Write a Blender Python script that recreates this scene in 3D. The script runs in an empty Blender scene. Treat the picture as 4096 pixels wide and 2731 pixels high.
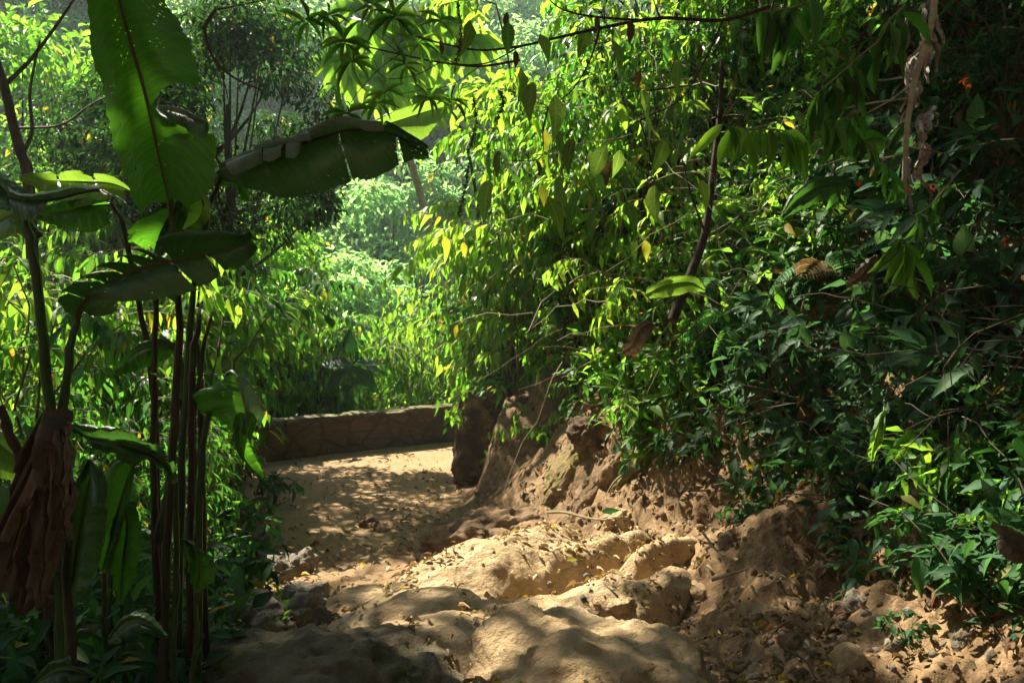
import bpy, bmesh, math
import numpy as np
from mathutils import Vector

rng = np.random.default_rng(7)
sc = bpy.context.scene
col = sc.collection
# ------------------------------------------------------------------ camera
F = 796.0                       # focal length in pixels of the 1024 wide frame
PITCH = math.atan(41 / F)
CAM = np.array([0.0, 0.0, 1.6])
cam_d = bpy.data.cameras.new('camera'); cam = bpy.data.objects.new('camera', cam_d); col.objects.link(cam)
cam.location = CAM; cam.rotation_euler = (math.pi / 2 - PITCH, 0, 0)
cam_d.sensor_width = 36; cam_d.lens = 36 * F / 1024
cam_d.clip_start = .05; cam_d.clip_end = 600
sc.camera = cam
# ------------------------------------------------------------------ light
SUN = np.array([-0.40, 0.50, 0.77]); SUN /= np.linalg.norm(SUN)
ELEV = math.asin(SUN[2]); AZ = math.atan2(SUN[0], SUN[1])       # azimuth from +Y towards +X
sd = bpy.data.lights.new('sun', 'SUN'); sd.energy = 5.0; sd.angle = math.radians(.6); sd.color = (1, .91, .73)
sun = bpy.data.objects.new('sun', sd); col.objects.link(sun)
sun.rotation_euler = Vector(SUN).to_track_quat('Z', 'Y').to_euler()
w = bpy.data.worlds.new('World'); sc.world = w; w.use_nodes = True
nt = w.node_tree; sky = nt.nodes.new('ShaderNodeTexSky'); sky.sky_type = 'NISHITA'; sky.sun_disc = False
sky.sun_elevation = ELEV; sky.sun_rotation = AZ
nt.links.new(sky.outputs[0], nt.nodes['Background'].inputs[0]); nt.nodes['Background'].inputs[1].default_value = .10
sc.view_settings.view_transform = 'Standard'; sc.view_settings.look = 'None'
sc.view_settings.exposure = 1.9; sc.view_settings.gamma = 1
cy = sc.cycles
cy.use_denoising = True; cy.max_bounces = 7; cy.diffuse_bounces = 4; cy.transmission_bounces = 4; cy.glossy_bounces = 2
cy.transparent_max_bounces = 6; cy.volume_bounces = 1; cy.sample_clamp_indirect = 6; cy.use_adaptive_sampling = True
cy.adaptive_threshold = .02

# ------------------------------------------------------------------ helpers
def ray(px, py):
    """direction with y component 1 of the line of sight through a pixel"""
    a, b = (px - 512) / F, (341 - py) / F
    c, s = math.cos(PITCH), math.sin(PITCH)
    d = np.array([a, c + b * s, -s + b * c])
    return d / d[1]
def at(px, py, Y): return CAM + ray(px, py) * Y
def hsh(i, j, k, seed):
    n = (i * 374761393 + j * 668265263 + k * 2147483647 + seed * 1274126177) & 0xffffffff
    n = ((n ^ (n >> 13)) * 1274126177) & 0xffffffff
    n = ((n ^ (n >> 16)) * 2246822519) & 0xffffffff
    return ((n ^ (n >> 15)) & 0xffffff) / float(0xffffff) * 2 - 1
def vn(p, seed=0):
    p = np.asarray(p, float); i = np.floor(p).astype(np.int64); f = p - i; f = f * f * (3 - 2 * f)
    r = 0
    for a in (0, 1):
        for b in (0, 1):
            for c in (0, 1):
                wgt = (f[:, 0] if a else 1 - f[:, 0]) * (f[:, 1] if b else 1 - f[:, 1]) * (f[:, 2] if c else 1 - f[:, 2])
                r = r + wgt * hsh(i[:, 0] + a, i[:, 1] + b, i[:, 2] + c, seed)
    return r
def fbm(p, o=4, seed=0, gain=.5):
    p = np.asarray(p, float); r = 0; a = 1
    for k in range(o): r = r + a * vn(p * 2 ** k + 17.3 * k, seed + k); a *= gain
    return r
def unit(v): return v / np.maximum(np.linalg.norm(v, axis=-1, keepdims=True), 1e-9)

class MB:
    def __init__(s): s.v = []; s.q = []; s.t = []; s.uv = []; s.n = 0
    def add(s, v, q=None, t=None, uv=None):
        v = np.asarray(v, float).reshape(-1, 3)
        if q is not None and len(q): s.q.append(np.asarray(q).reshape(-1, 4) + s.n)
        if t is not None and len(t): s.t.append(np.asarray(t).reshape(-1, 3) + s.n)
        s.v.append(v); s.uv.append(np.zeros((len(v), 2)) if uv is None else np.asarray(uv, float).reshape(-1, 2)); s.n += len(v)
    def mesh(s, name, smooth=True):
        me = bpy.data.meshes.new(name); v = np.concatenate(s.v); uv = np.concatenate(s.uv)
        q = np.concatenate(s.q) if s.q else np.zeros((0, 4), int); t = np.concatenate(s.t) if s.t else np.zeros((0, 3), int)
        loops = np.concatenate([q.ravel(), t.ravel()]).astype(np.int32)
        st = np.concatenate([np.arange(len(q)) * 4, len(q) * 4 + np.arange(len(t)) * 3]).astype(np.int32)
        me.vertices.add(len(v)); me.vertices.foreach_set('co', v.astype(np.float32).ravel())
        me.loops.add(len(loops)); me.loops.foreach_set('vertex_index', loops)
        me.polygons.add(len(st)); me.polygons.foreach_set('loop_start', st)
        me.update(calc_edges=True)
        l = me.uv_layers.new(name='UVMap'); l.data.foreach_set('uv', uv[loops].astype(np.float32).ravel())
        me.polygons.foreach_set('use_smooth', np.full(len(st), smooth)); me.validate()
        return me
    def build(s, name, mat, parent=None, smooth=True):
        o = bpy.data.objects.new(name, s.mesh(name, smooth)); o.data.materials.append(mat); col.objects.link(o); o.parent = parent
        return o
    def grid(s, P, uv=None):
        """P: (n, m, 3) array of points"""
        n, m = P.shape[:2]; idx = np.arange(n * m).reshape(n, m)
        q = np.stack([idx[:-1, :-1], idx[1:, :-1], idx[1:, 1:], idx[:-1, 1:]], -1).reshape(-1, 4)
        s.add(P.reshape(-1, 3), q, uv=uv)
    def tube(s, pts, rad, sides=6, caps=True):
        pts = np.asarray(pts, float); n = len(pts); rad = np.broadcast_to(rad, (n,))
        tg = unit(np.gradient(pts, axis=0)); ref = np.array([.31, .95, .05]) if abs(tg[0][2]) > .6 else np.array([.1, .2, 1.0])
        a = unit(np.cross(tg, ref)); b = np.cross(tg, a); th = np.arange(sides + 1) / sides * 2 * math.pi
        P = pts[:, None] + rad[:, None, None] * (np.cos(th)[None, :, None] * a[:, None] + np.sin(th)[None, :, None] * b[:, None])
        L = np.concatenate([[0], np.cumsum(np.linalg.norm(np.diff(pts, axis=0), axis=1))])
        uv = np.stack(np.broadcast_arrays((th / 6.283)[None, :], L[:, None]), -1)
        k = s.n; s.grid(P, uv)
        if caps:
            for e in (0, n - 1):
                s.add(np.concatenate([P[e, :-1], pts[e:e + 1]]), t=[(i, (i + 1) % sides, sides) for i in range(sides)])

def spline(pts, n):
    """smooth curve through points, n samples"""
    pts = np.asarray(pts, float); m = len(pts)
    if m < 3:
        u = np.linspace(0, 1, n)[:, None]; return pts[0] * (1 - u) + pts[-1] * u
    ext = np.concatenate([[2 * pts[0] - pts[1]], pts, [2 * pts[-1] - pts[-2]]]); out = []
    for u in np.linspace(0, m - 1, n):
        i = min(int(u), m - 2); f = u - i; a, b, c, d = ext[i:i + 4]
        out.append(.5 * ((2 * b) + (c - a) * f + (2 * a - 5 * b + 4 * c - d) * f * f + (3 * b - a - 3 * c + d) * f ** 3))
    return np.array(out)

# leaf templates: rows along the leaf (y), three columns; x is half width
def template(rows, prof, droop=.18, fold=.35, wave=0):
    rows = np.array(rows); wd = np.interp(rows, np.linspace(0, 1, len(prof)), prof)
    V = []; U = []
    for r, h in zip(rows, wd):
        for k in (-1, 0, 1):
            V.append((k * h, r, -droop * r * r + abs(k) * h * fold + wave * k * math.sin(r * 17)))
            U.append((.5 + .5 * k, r))
    n = len(rows); idx = np.arange(n * 3).reshape(n, 3)
    q = np.stack([idx[:-1, :-1], idx[:-1, 1:], idx[1:, 1:], idx[1:, :-1]], -1).reshape(-1, 4)
    return np.array(V), q, np.array(U)
LANCE = template([0, .12, .3, .5, .72, .88, 1], [.03, .30, .47, .5, .43, .28, .02], .3, .35, .02)
OVATE = template([0, .1, .28, .5, .75, .9, 1], [.04, .36, .48, .5, .47, .38, .25, .12, .01], .25, .14, .03)
MEDL = template([0, .25, .6, 1], [.04, .42, .5, .4, .01], .25, .3)
CURL = template([0, .25, .6, 1], [.04, .42, .5, .4, .01], .55, .6, .10)
def tiny():
    V = np.array([(0, 0, 0), (-.5, .45, .12), (0, 1, -.2), (.5, .45, .12)]); return V, np.array([(0, 1, 2, 3)]), np.array([(.5, 0), (0, .5), (.5, 1), (1, .5)])
TINY = tiny()
def leaves(mb, tm, p, d, n, L, W):
    """p positions, d leaf directions, n upper-side normals, L lengths, W width / length"""
    V, q, U = tm; N = len(p)
    if N == 0: return
    L = np.broadcast_to(L, (N,)); W = np.broadcast_to(W, (N,))
    y = unit(d); x = unit(np.cross(y, n)); z = np.cross(x, y)
    P = p[:, None] + L[:, None, None] * (W[:, None, None] * V[None, :, 0:1] * x[:, None] + V[None, :, 1:2] * y[:, None] + V[None, :, 2:3] * z[:, None])
    Q = (q[None] + (np.arange(N) * len(V))[:, None, None]).reshape(-1, 4)
    mb.add(P.reshape(-1, 3), Q, uv=np.tile(U, (N, 1)))
def rnd(n, s=1.0): return rng.normal(0, s, (n, 3))

def tag(o, label=None, cat=None, group=None, kind=None):
    if label: o['label'] = label
    if cat: o['category'] = cat
    if group: o['group'] = group
    if kind: o['kind'] = kind
    return o
def empty(name, loc, label=None, cat=None, group=None):
    o = bpy.data.objects.new(name, None); col.objects.link(o); o.location = loc; o.empty_display_size = .1
    return tag(o, label, cat, group)
KIDS = {}
def link_part(o, root):
    """parent a world-built part under its root, keeping it where it stands"""
    o.parent = root; o.location = -Vector(root.location); return o
def copy_thing(root, parts, loc, rz, sc_, label, group=None, tilt=(0, 0)):
    r = root.copy(); col.objects.link(r); r.location = loc; r.rotation_euler = (tilt[0], tilt[1], rz); r.scale = (sc_,) * 3 if np.isscalar(sc_) else sc_
    r['label'] = label
    if group: r['group'] = group
    for c in parts:
        d = c.copy(); col.objects.link(d); d.parent = r
    return r

# ------------------------------------------------------------------ materials
def newmat(name):
    m = bpy.data.materials.new(name); m.use_nodes = True; t = m.node_tree; t.nodes.remove(t.nodes['Principled BSDF'])
    return m, t, t.nodes['Material Output']
def N(t, kind, **kw):
    n = t.nodes.new(kind)
    for k, v in kw.items():
        if k.startswith('_'): n.inputs[k[1:].replace('_', ' ')].default_value = v
        else: setattr(n, k, v)
    return n
def c4(c): return (c[0], c[1], c[2], 1)
def mixc(t, fac, a, b, blend='MIX'):
    n = t.nodes.new('ShaderNodeMix'); n.data_type = 'RGBA'; n.blend_type = blend
    for i, x in ((0, fac), (6, a), (7, b)):
        if hasattr(x, 'is_output'): t.links.new(x, n.inputs[i])
        else: n.inputs[i].default_value = x if i == 0 else c4(x)
    return n.outputs[2]
def mth(t, op, a, b=None, c=None, clamp=False):
    n = t.nodes.new('ShaderNodeMath'); n.operation = op; n.use_clamp = clamp
    for i, x in enumerate((a, b, c)):
        if x is None: continue
        if hasattr(x, 'is_output'): t.links.new(x, n.inputs[i])
        else: n.inputs[i].default_value = x
    return n.outputs[0]
def noise(t, scale, detail=4, rough=.55, vec=None, dist=0, dim='3D'):
    n = N(t, 'ShaderNodeTexNoise', _Scale=scale, _Detail=detail, _Roughness=rough, _Distortion=dist)
    if vec is not None: t.links.new(vec, n.inputs['Vector'])
    return n.outputs[0]
def ramp(t, x, a, b, va=0.0, vb=1.0):
    n = N(t, 'ShaderNodeMapRange', clamp=True); t.links.new(x, n.inputs[0])
    for i, v in enumerate((a, b, va, vb)): n.inputs[i + 1].default_value = v
    return n.outputs[0]

def leafmat(name, base, trans, tfac=.5, rough=.5, vary=.5, yellow=.02, vein=.35, spots=0, hue=.05, wet=.28):
    m, t, out = newmat(name)
    geo = N(t, 'ShaderNodeNewGeometry'); oi = N(t, 'ShaderNodeObjectInfo'); r = geo.outputs['Random Per Island']
    r2 = mth(t, 'FRACT', mth(t, 'MULTIPLY', r, 37.7)); r3 = mth(t, 'FRACT', mth(t, 'MULTIPLY', r, 91.3))
    uv = N(t, 'ShaderNodeUVMap'); sp = N(t, 'ShaderNodeSeparateXYZ'); t.links.new(uv.outputs[0], sp.inputs[0])
    au = mth(t, 'ABSOLUTE', mth(t, 'SUBTRACT', sp.outputs[0], .5))
    mid = ramp(t, au, .02, .06, 1, 0)
    side = ramp(t, mth(t, 'ABSOLUTE', mth(t, 'SINE', mth(t, 'MULTIPLY', mth(t, 'SUBTRACT', sp.outputs[1], mth(t, 'MULTIPLY', au, .35)), 26))), 0, .3, .55, 0)
    v = mth(t, 'MULTIPLY', mth(t, 'MAXIMUM', mid, side), vein)
    hs = N(t, 'ShaderNodeHueSaturation', _Saturation=1.0)
    t.links.new(ramp(t, r2, 0, 1, .5 - hue * .3, .5 + hue * .5), hs.inputs['Hue'])
    val = mth(t, 'MULTIPLY', ramp(t, r3, 0, 1, 1 - vary, 1 + vary), ramp(t, oi.outputs['Random'], 0, 1, .85, 1.15)); t.links.new(val, hs.inputs['Value'])
    yl = ramp(t, r, 1 - yellow - .01, 1 - yellow, 0, 1)
    def colr(c, y):
        a = mixc(t, v, c, tuple(min(1, k * 1.5 + .03) for k in c))
        if spots: a = mixc(t, mth(t, 'MULTIPLY', ramp(t, noise(t, 60, 2), .6, .7), spots), a, (.09, .07, .02))
        h = t.nodes.new('ShaderNodeHueSaturation'); 
        t.links.new(hs.inputs['Hue'].links[0].from_socket, h.inputs['Hue']); t.links.new(val, h.inputs['Value']); t.links.new(a, h.inputs['Color'])
        return mixc(t, yl, h.outputs[0], y)
    t.nodes.remove(hs) if False else None
    cb = colr(base, (.35, .27, .03)); ct = colr(trans, (.65, .5, .03))
    pb = N(t, 'ShaderNodeBsdfPrincipled', _Roughness=rough); pb.inputs['Specular IOR Level'].default_value = wet
    t.links.new(cb, pb.inputs['Base Color'])
    tl = N(t, 'ShaderNodeBsdfTranslucent'); t.links.new(ct, tl.inputs[0])
    mx = N(t, 'ShaderNodeMixShader', _Fac=tfac); t.links.new(pb.outputs[0], mx.inputs[1]); t.links.new(tl.outputs[0], mx.inputs[2])
    t.links.new(mx.outputs[0], out.inputs[0]); return m

def bladem(name, base, trans, tfac=.5, rough=.4, holes=True, dry=0.0):
    """large ribbed leaf blade: fine parallel side veins across, torn pin holes"""
    m, t, out = newmat(name)
    uv = N(t, 'ShaderNodeUVMap'); mp = N(t, 'ShaderNodeMapping'); mp.inputs['Scale'].default_value = (1.2, 95, 1); t.links.new(uv.outputs[0], mp.inputs[0])
    st = noise(t, 1.0, 3, .6, mp.outputs[0]); big = noise(t, 2.2, 3)
    k = ramp(t, st, .3, .7, .72, 1.25)
    k2 = mth(t, 'MULTIPLY', k, ramp(t, big, .3, .7, .8, 1.15))
    def colr(c):
        n = t.nodes.new('ShaderNodeMix'); n.data_type = 'RGBA'; n.blend_type = 'MULTIPLY'; n.inputs[0].default_value = 1; n.inputs[6].default_value = c4(c)
        cc = N(t, 'ShaderNodeCombineColor')
        for i in range(3): t.links.new(k2, cc.inputs[i])
        t.links.new(cc.outputs[0], n.inputs[7]); r = n.outputs[2]
        if dry: r = mixc(t, ramp(t, noise(t, 7, 4), .55 - dry * .2, .65), r, (.10, .065, .04))
        return mixc(t, ramp(t, noise(t, 26, 2), .68, .74, 0, .6), r, (.16, .13, .02))
    pb = N(t, 'ShaderNodeBsdfPrincipled', _Roughness=rough); t.links.new(colr(base), pb.inputs['Base Color'])
    bp = N(t, 'ShaderNodeBump', _Strength=.5, _Distance=.004); t.links.new(st, bp.inputs['Height']); t.links.new(bp.outputs[0], pb.inputs['Normal'])
    tl = N(t, 'ShaderNodeBsdfTranslucent'); t.links.new(colr(trans), tl.inputs[0])
    mx = N(t, 'ShaderNodeMixShader', _Fac=tfac); t.links.new(pb.outputs[0], mx.inputs[1]); t.links.new(tl.outputs[0], mx.inputs[2])
    res = mx.outputs[0]
    if holes:
        mh = N(t, 'ShaderNodeMapping'); mh.inputs['Scale'].default_value = (16, 70, 1); t.links.new(uv.outputs[0], mh.inputs[0])
        h = mth(t, 'MULTIPLY', ramp(t, noise(t, 1.0, 1, .5, mh.outputs[0]), .665, .675), ramp(t, noise(t, 3.5, 2), .5, .56))
        tr = N(t, 'ShaderNodeBsdfTransparent'); m2 = N(t, 'ShaderNodeMixShader'); t.links.new(h, m2.inputs[0]); t.links.new(res, m2.inputs[1]); t.links.new(tr.outputs[0], m2.inputs[2]); res = m2.outputs[0]
    t.links.new(res, out.inputs[0]); return m

def solid(name, c1, c2, scale=8, rough=.85, bump=.3, bscale=30, stretch=None, c3=None, s3=2.0, lo=.35, hi=.65, dist=.02, spec=.3):
    m, t, out = newmat(name); tc = N(t, 'ShaderNodeTexCoord'); vec = tc.outputs['Object']
    if stretch:
        mp = N(t, 'ShaderNodeMapping'); mp.inputs['Scale'].default_value = stretch; t.links.new(vec, mp.inputs[0]); vec = mp.outputs[0]
    c = mixc(t, ramp(t, noise(t, scale, 6, .6, vec), lo, hi), c1, c2)
    if c3 is not None: c = mixc(t, ramp(t, noise(t, s3, 5, .65, vec), .5, .62), c, c3)
    pb = N(t, 'ShaderNodeBsdfPrincipled', _Roughness=rough); pb.inputs['Specular IOR Level'].default_value = spec; t.links.new(c, pb.inputs['Base Color'])
    b = N(t, 'ShaderNodeBump', _Strength=bump, _Distance=dist); t.links.new(mth(t, 'ADD', noise(t, bscale, 8, .7, vec), mth(t, 'MULTIPLY', mth(t, 'ABSOLUTE', mth(t, 'SUBTRACT', noise(t, bscale * .45, 5, .6, vec), .5)), 1.6)), b.inputs['Height']); t.links.new(b.outputs[0], pb.inputs['Normal'])
    t.links.new(pb.outputs[0], out.inputs[0]); return m

M = {}
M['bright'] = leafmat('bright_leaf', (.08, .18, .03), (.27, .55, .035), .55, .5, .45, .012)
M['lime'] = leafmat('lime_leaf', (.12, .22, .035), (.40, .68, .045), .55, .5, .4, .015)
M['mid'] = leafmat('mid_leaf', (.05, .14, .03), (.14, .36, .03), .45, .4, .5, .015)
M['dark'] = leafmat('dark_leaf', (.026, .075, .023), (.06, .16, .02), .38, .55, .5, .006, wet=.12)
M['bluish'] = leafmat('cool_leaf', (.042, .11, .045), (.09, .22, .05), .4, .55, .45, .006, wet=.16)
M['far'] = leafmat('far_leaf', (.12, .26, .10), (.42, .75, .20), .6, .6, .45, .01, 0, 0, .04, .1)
M['spotted'] = leafmat('spotted_leaf', (.07, .15, .03), (.22, .38, .04), .5, .5, .35, .03, .9, .8)
M['yellow'] = leafmat('yellow_leaf', (.4, .32, .04), (.7, .6, .05), .5, .5, .3, 0)
M['litter'] = leafmat('dry_leaf', (.30, .20, .10), (.28, .16, .06), .2, .7, .6, .08, .3, 0, .03, .25)
M['litterpale'] = leafmat('pale_dry_leaf', (.50, .40, .24), (.4, .28, .1), .2, .7, .4, .1, .3, 0, .03, .25)
M['brownleaf'] = leafmat('brown_leaf', (.15, .095, .045), (.2, .10, .035), .25, .7, .5, .0, .3, 0, .03, .25)
M['red'] = leafmat('red_petal', (.7, .05, .02), (.8, .06, .02), .3, .5, .2, 0, 0)
M['blade'] = bladem('broad_blade', (.035, .11, .02), (.085, .27, .012), .55, .38)
M['blade2'] = bladem('cool_blade', (.04, .10, .038), (.06, .17, .02), .35, .33)
M['bladelime'] = bladem('lime_blade', (.10, .20, .045), (.25, .45, .035), .5, .4)
M['waxy_lit'] = bladem('waxy_lit_blade', (.17, .25, .17), (.10, .20, .05), .3, .45, False)  # paler waxy underside, with sky sheen and sun put into the colour
M['deadcore'] = bladem('withered_core', (.075, .058, .042), (.05, .03, .015), .1, .85, False, .5)
M['deadblade'] = bladem('withered_blade', (.17, .135, .095), (.10, .06, .03), .15, .8, False, .6)
M['stalk'] = solid('green_stalk', (.03, .07, .02), (.02, .045, .015), 5, .45, .1, 40, (8, 8, 1))
M['pseudo'] = solid('sheath_stem', (.018, .022, .011), (.045, .026, .015), 4, .6, .3, 12, (14, 14, .7), (.04, .07, .02), 3)
M['bark'] = solid('bark', (.03, .022, .015), (.07, .05, .035), 10, .9, .6, 20, (3, 3, .7))
M['palebark'] = solid('pale_bark', (.50, .45, .35), (.32, .28, .2), 10, .85, .4, 18, (1, 1, 3))
M['twig'] = solid('twig', (.10, .075, .045), (.05, .035, .02), 9, .85, .2, 30)
M['paletwig'] = solid('pale_twig', (.28, .23, .14), (.18, .15, .08), 9, .8, .2, 30)
M['rib'] = solid('midrib', (.10, .15, .04), (.06, .08, .03), 6, .5, .1, 30)
M['brownrib'] = solid('brown_midrib', (.09, .06, .03), (.05, .04, .02), 6, .6, .1, 30)
M['rock'] = solid('worn_rock', (.48, .34, .18), (.32, .22, .115), 7, .85, .9, 14, None, (.45, .33, .19), 2.5, dist=.05)
M['greyrock'] = solid('grey_rock', (.20, .165, .12), (.12, .10, .075), 5, .85, .7, 13, None, (.27, .21, .14), 2, dist=.05)
M['moss'] = solid('mossy_rock', (.17, .135, .085), (.10, .085, .045), 6, .95, .8, 22, None, (.065, .075, .015), 2.6, dist=.04)
M['mosslit'] = solid('lichen_rock', (.25, .18, .08), (.15, .11, .045), 8, .95, .8, 30, None, (.16, .15, .03), 3, dist=.04)
M['soilrock'] = solid('clay_rock', (.20, .125, .068), (.12, .075, .04), 6, .95, .8, 18, None, (.27, .185, .105), 3, dist=.04)
M['crust'] = solid('crusted_rock', (.075, .05, .03), (.13, .085, .045), 5, .95, .9, 16, None, (.24, .17, .07), 3.5, dist=.05)
M['wall'] = None

# ------------------------------------------------------------------ terrain
def sm(x, a, b):
    t = np.clip((x - a) / (b - a), 0, 1); return t * t * (3 - 2 * t)
ZY = ([-8, 3, 4.0, 5.0, 6.0, 7.2, 8.2, 16], [.10, .06, -.06, -.28, -.58, -.85, -.92, -.95])
XF = ([-8, 0, 3, 4, 5, 6, 7, 8, 9, 10, 11, 12, 13, 14, 16, 20, 30], [1.3, 1.1, .98, .85, .6, .2, -.45, -1.05, -1.0, -.85, -.6, -.2, .7, 2, 5, 9, 14])
XL = ([-8, 3, 4.5, 6, 8, 10, 11.7, 13, 15], [-.7, -.9, -1.2, -1.85, -2.6, -3.35, -4.0, -4.6, -5])
BK = ([-1, 0, .5, 1.0, 1.5, 2.1, 4, 8, 13, 30], [0, 0, .10, .42, .95, 1.75, 4.3, 9.5, 14, 20])
def terr(x, y, detail=True):
    x = np.asarray(x, float); y = np.asarray(y, float); shp = x.shape; x = x.ravel(); y = y.ravel()
    z = np.interp(y, *ZY); d = x - np.interp(y, *XF)
    p = np.stack([x, y, 0 * x], 1)
    n1 = fbm(p * .9, 3, 5)
    d2 = d + .18 * n1 * sm(d, 0, 1)
    bank = np.interp(d2, *BK)
    far = sm(y, 16, 20)
    z = z + bank * (1 - sm(y, 15, 24) * .7)
    z = z + 1.0 * sm(d, .3, .8) * (1 - sm(d, 1.2, 2.6)) * sm(y, 9.2, 10) * (1 - sm(y, 12.2, 13))
    z = z - .11 * sm(x, -1.7, -1.3) * (1 - sm(x, .9, 1.3)) * sm(y, 3.0, 3.4) * (1 - sm(y, 6.0, 6.8))
    l = np.interp(y, *XL) - x                       # metres left of the path
    z = z - np.clip(l, 0, 3) * .10 - .55 * np.clip(l - 3.2, 0, 9)
    z = z - .55 * np.clip(y - 15.8 - .25 * np.clip(x, 0, 20) + .3 * np.clip(-x - 4, 0, 20), 0, 7) * (1 - sm(d, 0, 6) * .6)
    R = np.hypot(x, y); px = x / np.maximum(y, 1)
    start = 28 + 7 * np.exp(-((px + .18) / .16) ** 2)
    start = np.where(px < -.35, start - 9 * sm(-px, .35, .6), start)
    z = z + .95 * np.clip(R - start, 0, 45) + fbm(p * .12, 3, 9) * 1.6 * sm(R, 20, 40)
    if detail:
        pth = sm(l, -.15, .15) * 0 + (1 - sm(d, -.3, .3)) * (1 - sm(l, -.3, .3)) * sm(y, 7.3, 8.3)
        amp = .022 + .13 * sm(d, .2, 1.5) + .10 * sm(l, 0, .6)
        amp = np.where((y < 7.6), amp + .05 * (1 - sm(y, 7.0, 7.8)), amp)
        z = z + amp * (1 - .75 * pth) * fbm(p * 2.3, 5, 21, .55)
        # rills that run down the bank
        z = z + .07 * sm(d, .1, .7) * (1 - sm(d, 2.2, 3)) * fbm(np.stack([x * .8, y * 4.5, 0 * x], 1), 4, 31, .6)
    return z.reshape(shp)
def gz(x, y): return float(terr(np.array([x]), np.array([y]))[0])
def hit(px, py, y0=1.5, y1=60):
    """where the line of sight through a pixel meets the ground"""
    Y = np.exp(np.linspace(math.log(y0), math.log(y1), 900)); P = CAM + ray(px, py)[None] * Y[:, None]
    h = P[:, 2] - terr(P[:, 0], P[:, 1]); k = np.argmax(h < 0)
    return P[k] if h[k] < 0 else P[-1]

th = np.radians(np.concatenate([np.linspace(-178, -48, 50)[:-1], np.linspace(-48, 48, 560), np.linspace(48, 178, 50)[1:]]))
rr = np.concatenate([[.0], np.exp(np.linspace(math.log(.6), math.log(88), 500))])
X = np.sin(th)[None] * rr[:, None]; Yg = np.cos(th)[None] * rr[:, None]; Zg = terr(X, Yg)
mb = MB(); P = np.stack([X, Yg, Zg], -1); mb.grid(P)
m, t, out = newmat('earth')
tc = N(t, 'ShaderNodeTexCoord'); vec = tc.outputs['Object']
zone = N(t, 'ShaderNodeAttribute', attribute_name='zone').outputs['Fac']     # 0 soil, 1 trodden path, 2 forest floor
n1 = noise(t, 3, 6, .65, vec); n2 = noise(t, 14, 6, .65, vec); n3 = noise(t, 60, 4, .6, vec)
soil = mixc(t, ramp(t, n1, .35, .65), (.205, .132, .066), (.115, .075, .04))
soil = mixc(t, ramp(t, n2, .45, .62), soil, (.28, .185, .10))
soil = mixc(t, ramp(t, n3, .5, .66, 0, .6), soil, (.10, .055, .03))
pth = mixc(t, ramp(t, n1, .3, .7), (.35, .235, .13), (.27, .175, .095)); pth = mixc(t, ramp(t, n3, .55, .7, 0, .6), pth, (.22, .13, .07))
flo = mixc(t, ramp(t, n2, .35, .6), (.045, .035, .018), (.11, .07, .035))
c = mixc(t, mth(t, 'MINIMUM', zone, 1, clamp=True), soil, pth); c = mixc(t, mth(t, 'SUBTRACT', zone, 1, clamp=True), c, flo)
pb = N(t, 'ShaderNodeBsdfPrincipled', _Roughness=.92); pb.inputs['Specular IOR Level'].default_value = .15; t.links.new(c, pb.inputs['Base Color'])
bsum = mth(t, 'ADD', noise(t, 9, 6, .7, vec), mth(t, 'MULTIPLY', n3, .35))
b = N(t, 'ShaderNodeBump', _Strength=.55, _Distance=.05); t.links.new(bsum, b.inputs['Height']); t.links.new(b.outputs[0], pb.inputs['Normal']); t.links.new(pb.outputs[0], out.inputs[0])
ground = mb.build('ground', m); tag(ground, 'bare reddish earth path, cut bank and forest floor', None, None, 'structure')
d = X - np.interp(Yg, *XF); l = np.interp(Yg, *XL) - X
isp = (1 - sm(d, -.25, .35)) * (1 - sm(l, -.2, .2)) * (.35 + .65 * sm(Yg, 6.8, 8.2))
isf = np.maximum(np.maximum(sm(l, .1, .8), sm(d, 2.2, 3.2)), sm(Yg, 15, 16.5))
a = ground.data.attributes.new('zone', 'FLOAT', 'POINT'); a.data.foreach_set('value', (isp * (1 - isf) + 2 * isf).astype(np.float32).ravel())

# ------------------------------------------------------------------ stone wall round the bend
WL = spline([(-5.3, 9.6, 0), (-4.75, 11.0, 0), (-4.05, 12.1, 0), (-3.1, 12.95, 0), (-1.9, 13.75, 0), (-.7, 14.45, 0), (1, 15.2, 0), (4, 16.2, 0)], 160)
m, t, out = newmat('rubble_stone'); tc = N(t, 'ShaderNodeTexCoord')
wn = N(t, 'ShaderNodeTexNoise', _Scale=2.0, _Detail=3.0); t.links.new(tc.outputs['Object'], wn.inputs['Vector'])
mxv = t.nodes.new('ShaderNodeMix'); mxv.data_type = 'RGBA'; mxv.inputs[0].default_value = .18; t.links.new(tc.outputs['Object'], mxv.inputs[6]); t.links.new(wn.outputs['Color'], mxv.inputs[7])
vo = N(t, 'ShaderNodeTexVoronoi', feature='DISTANCE_TO_EDGE', _Scale=2.9); t.links.new(mxv.outputs[2], vo.inputs['Vector'])
vc = N(t, 'ShaderNodeTexVoronoi', _Scale=2.9); t.links.new(mxv.outputs[2], vc.inputs['Vector'])
joint = ramp(t, vo.outputs['Distance'], .0, .09)
sv = N(t, 'ShaderNodeSeparateColor'); t.links.new(vc.outputs['Color'], sv.inputs[0])
stone = mixc(t, sv.outputs[0], (.055, .037, .022), (.08, .055, .033)); stone = mixc(t, ramp(t, noise(t, 30, 5), .4, .65), stone, (.12, .08, .04))
c = mixc(t, joint, (.055, .038, .023), stone)
geo = N(t, 'ShaderNodeNewGeometry'); sp = N(t, 'ShaderNodeSeparateXYZ'); t.links.new(geo.outputs['Normal'], sp.inputs[0])
c = mixc(t, mth(t, 'MULTIPLY', ramp(t, sp.outputs[2], .6, .9), ramp(t, noise(t, 5, 4), .35, .6)), c, (.16, .15, .045))
pb = N(t, 'ShaderNodeBsdfPrincipled', _Roughness=.9); t.links.new(c, pb.inputs['Base Color'])
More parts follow.
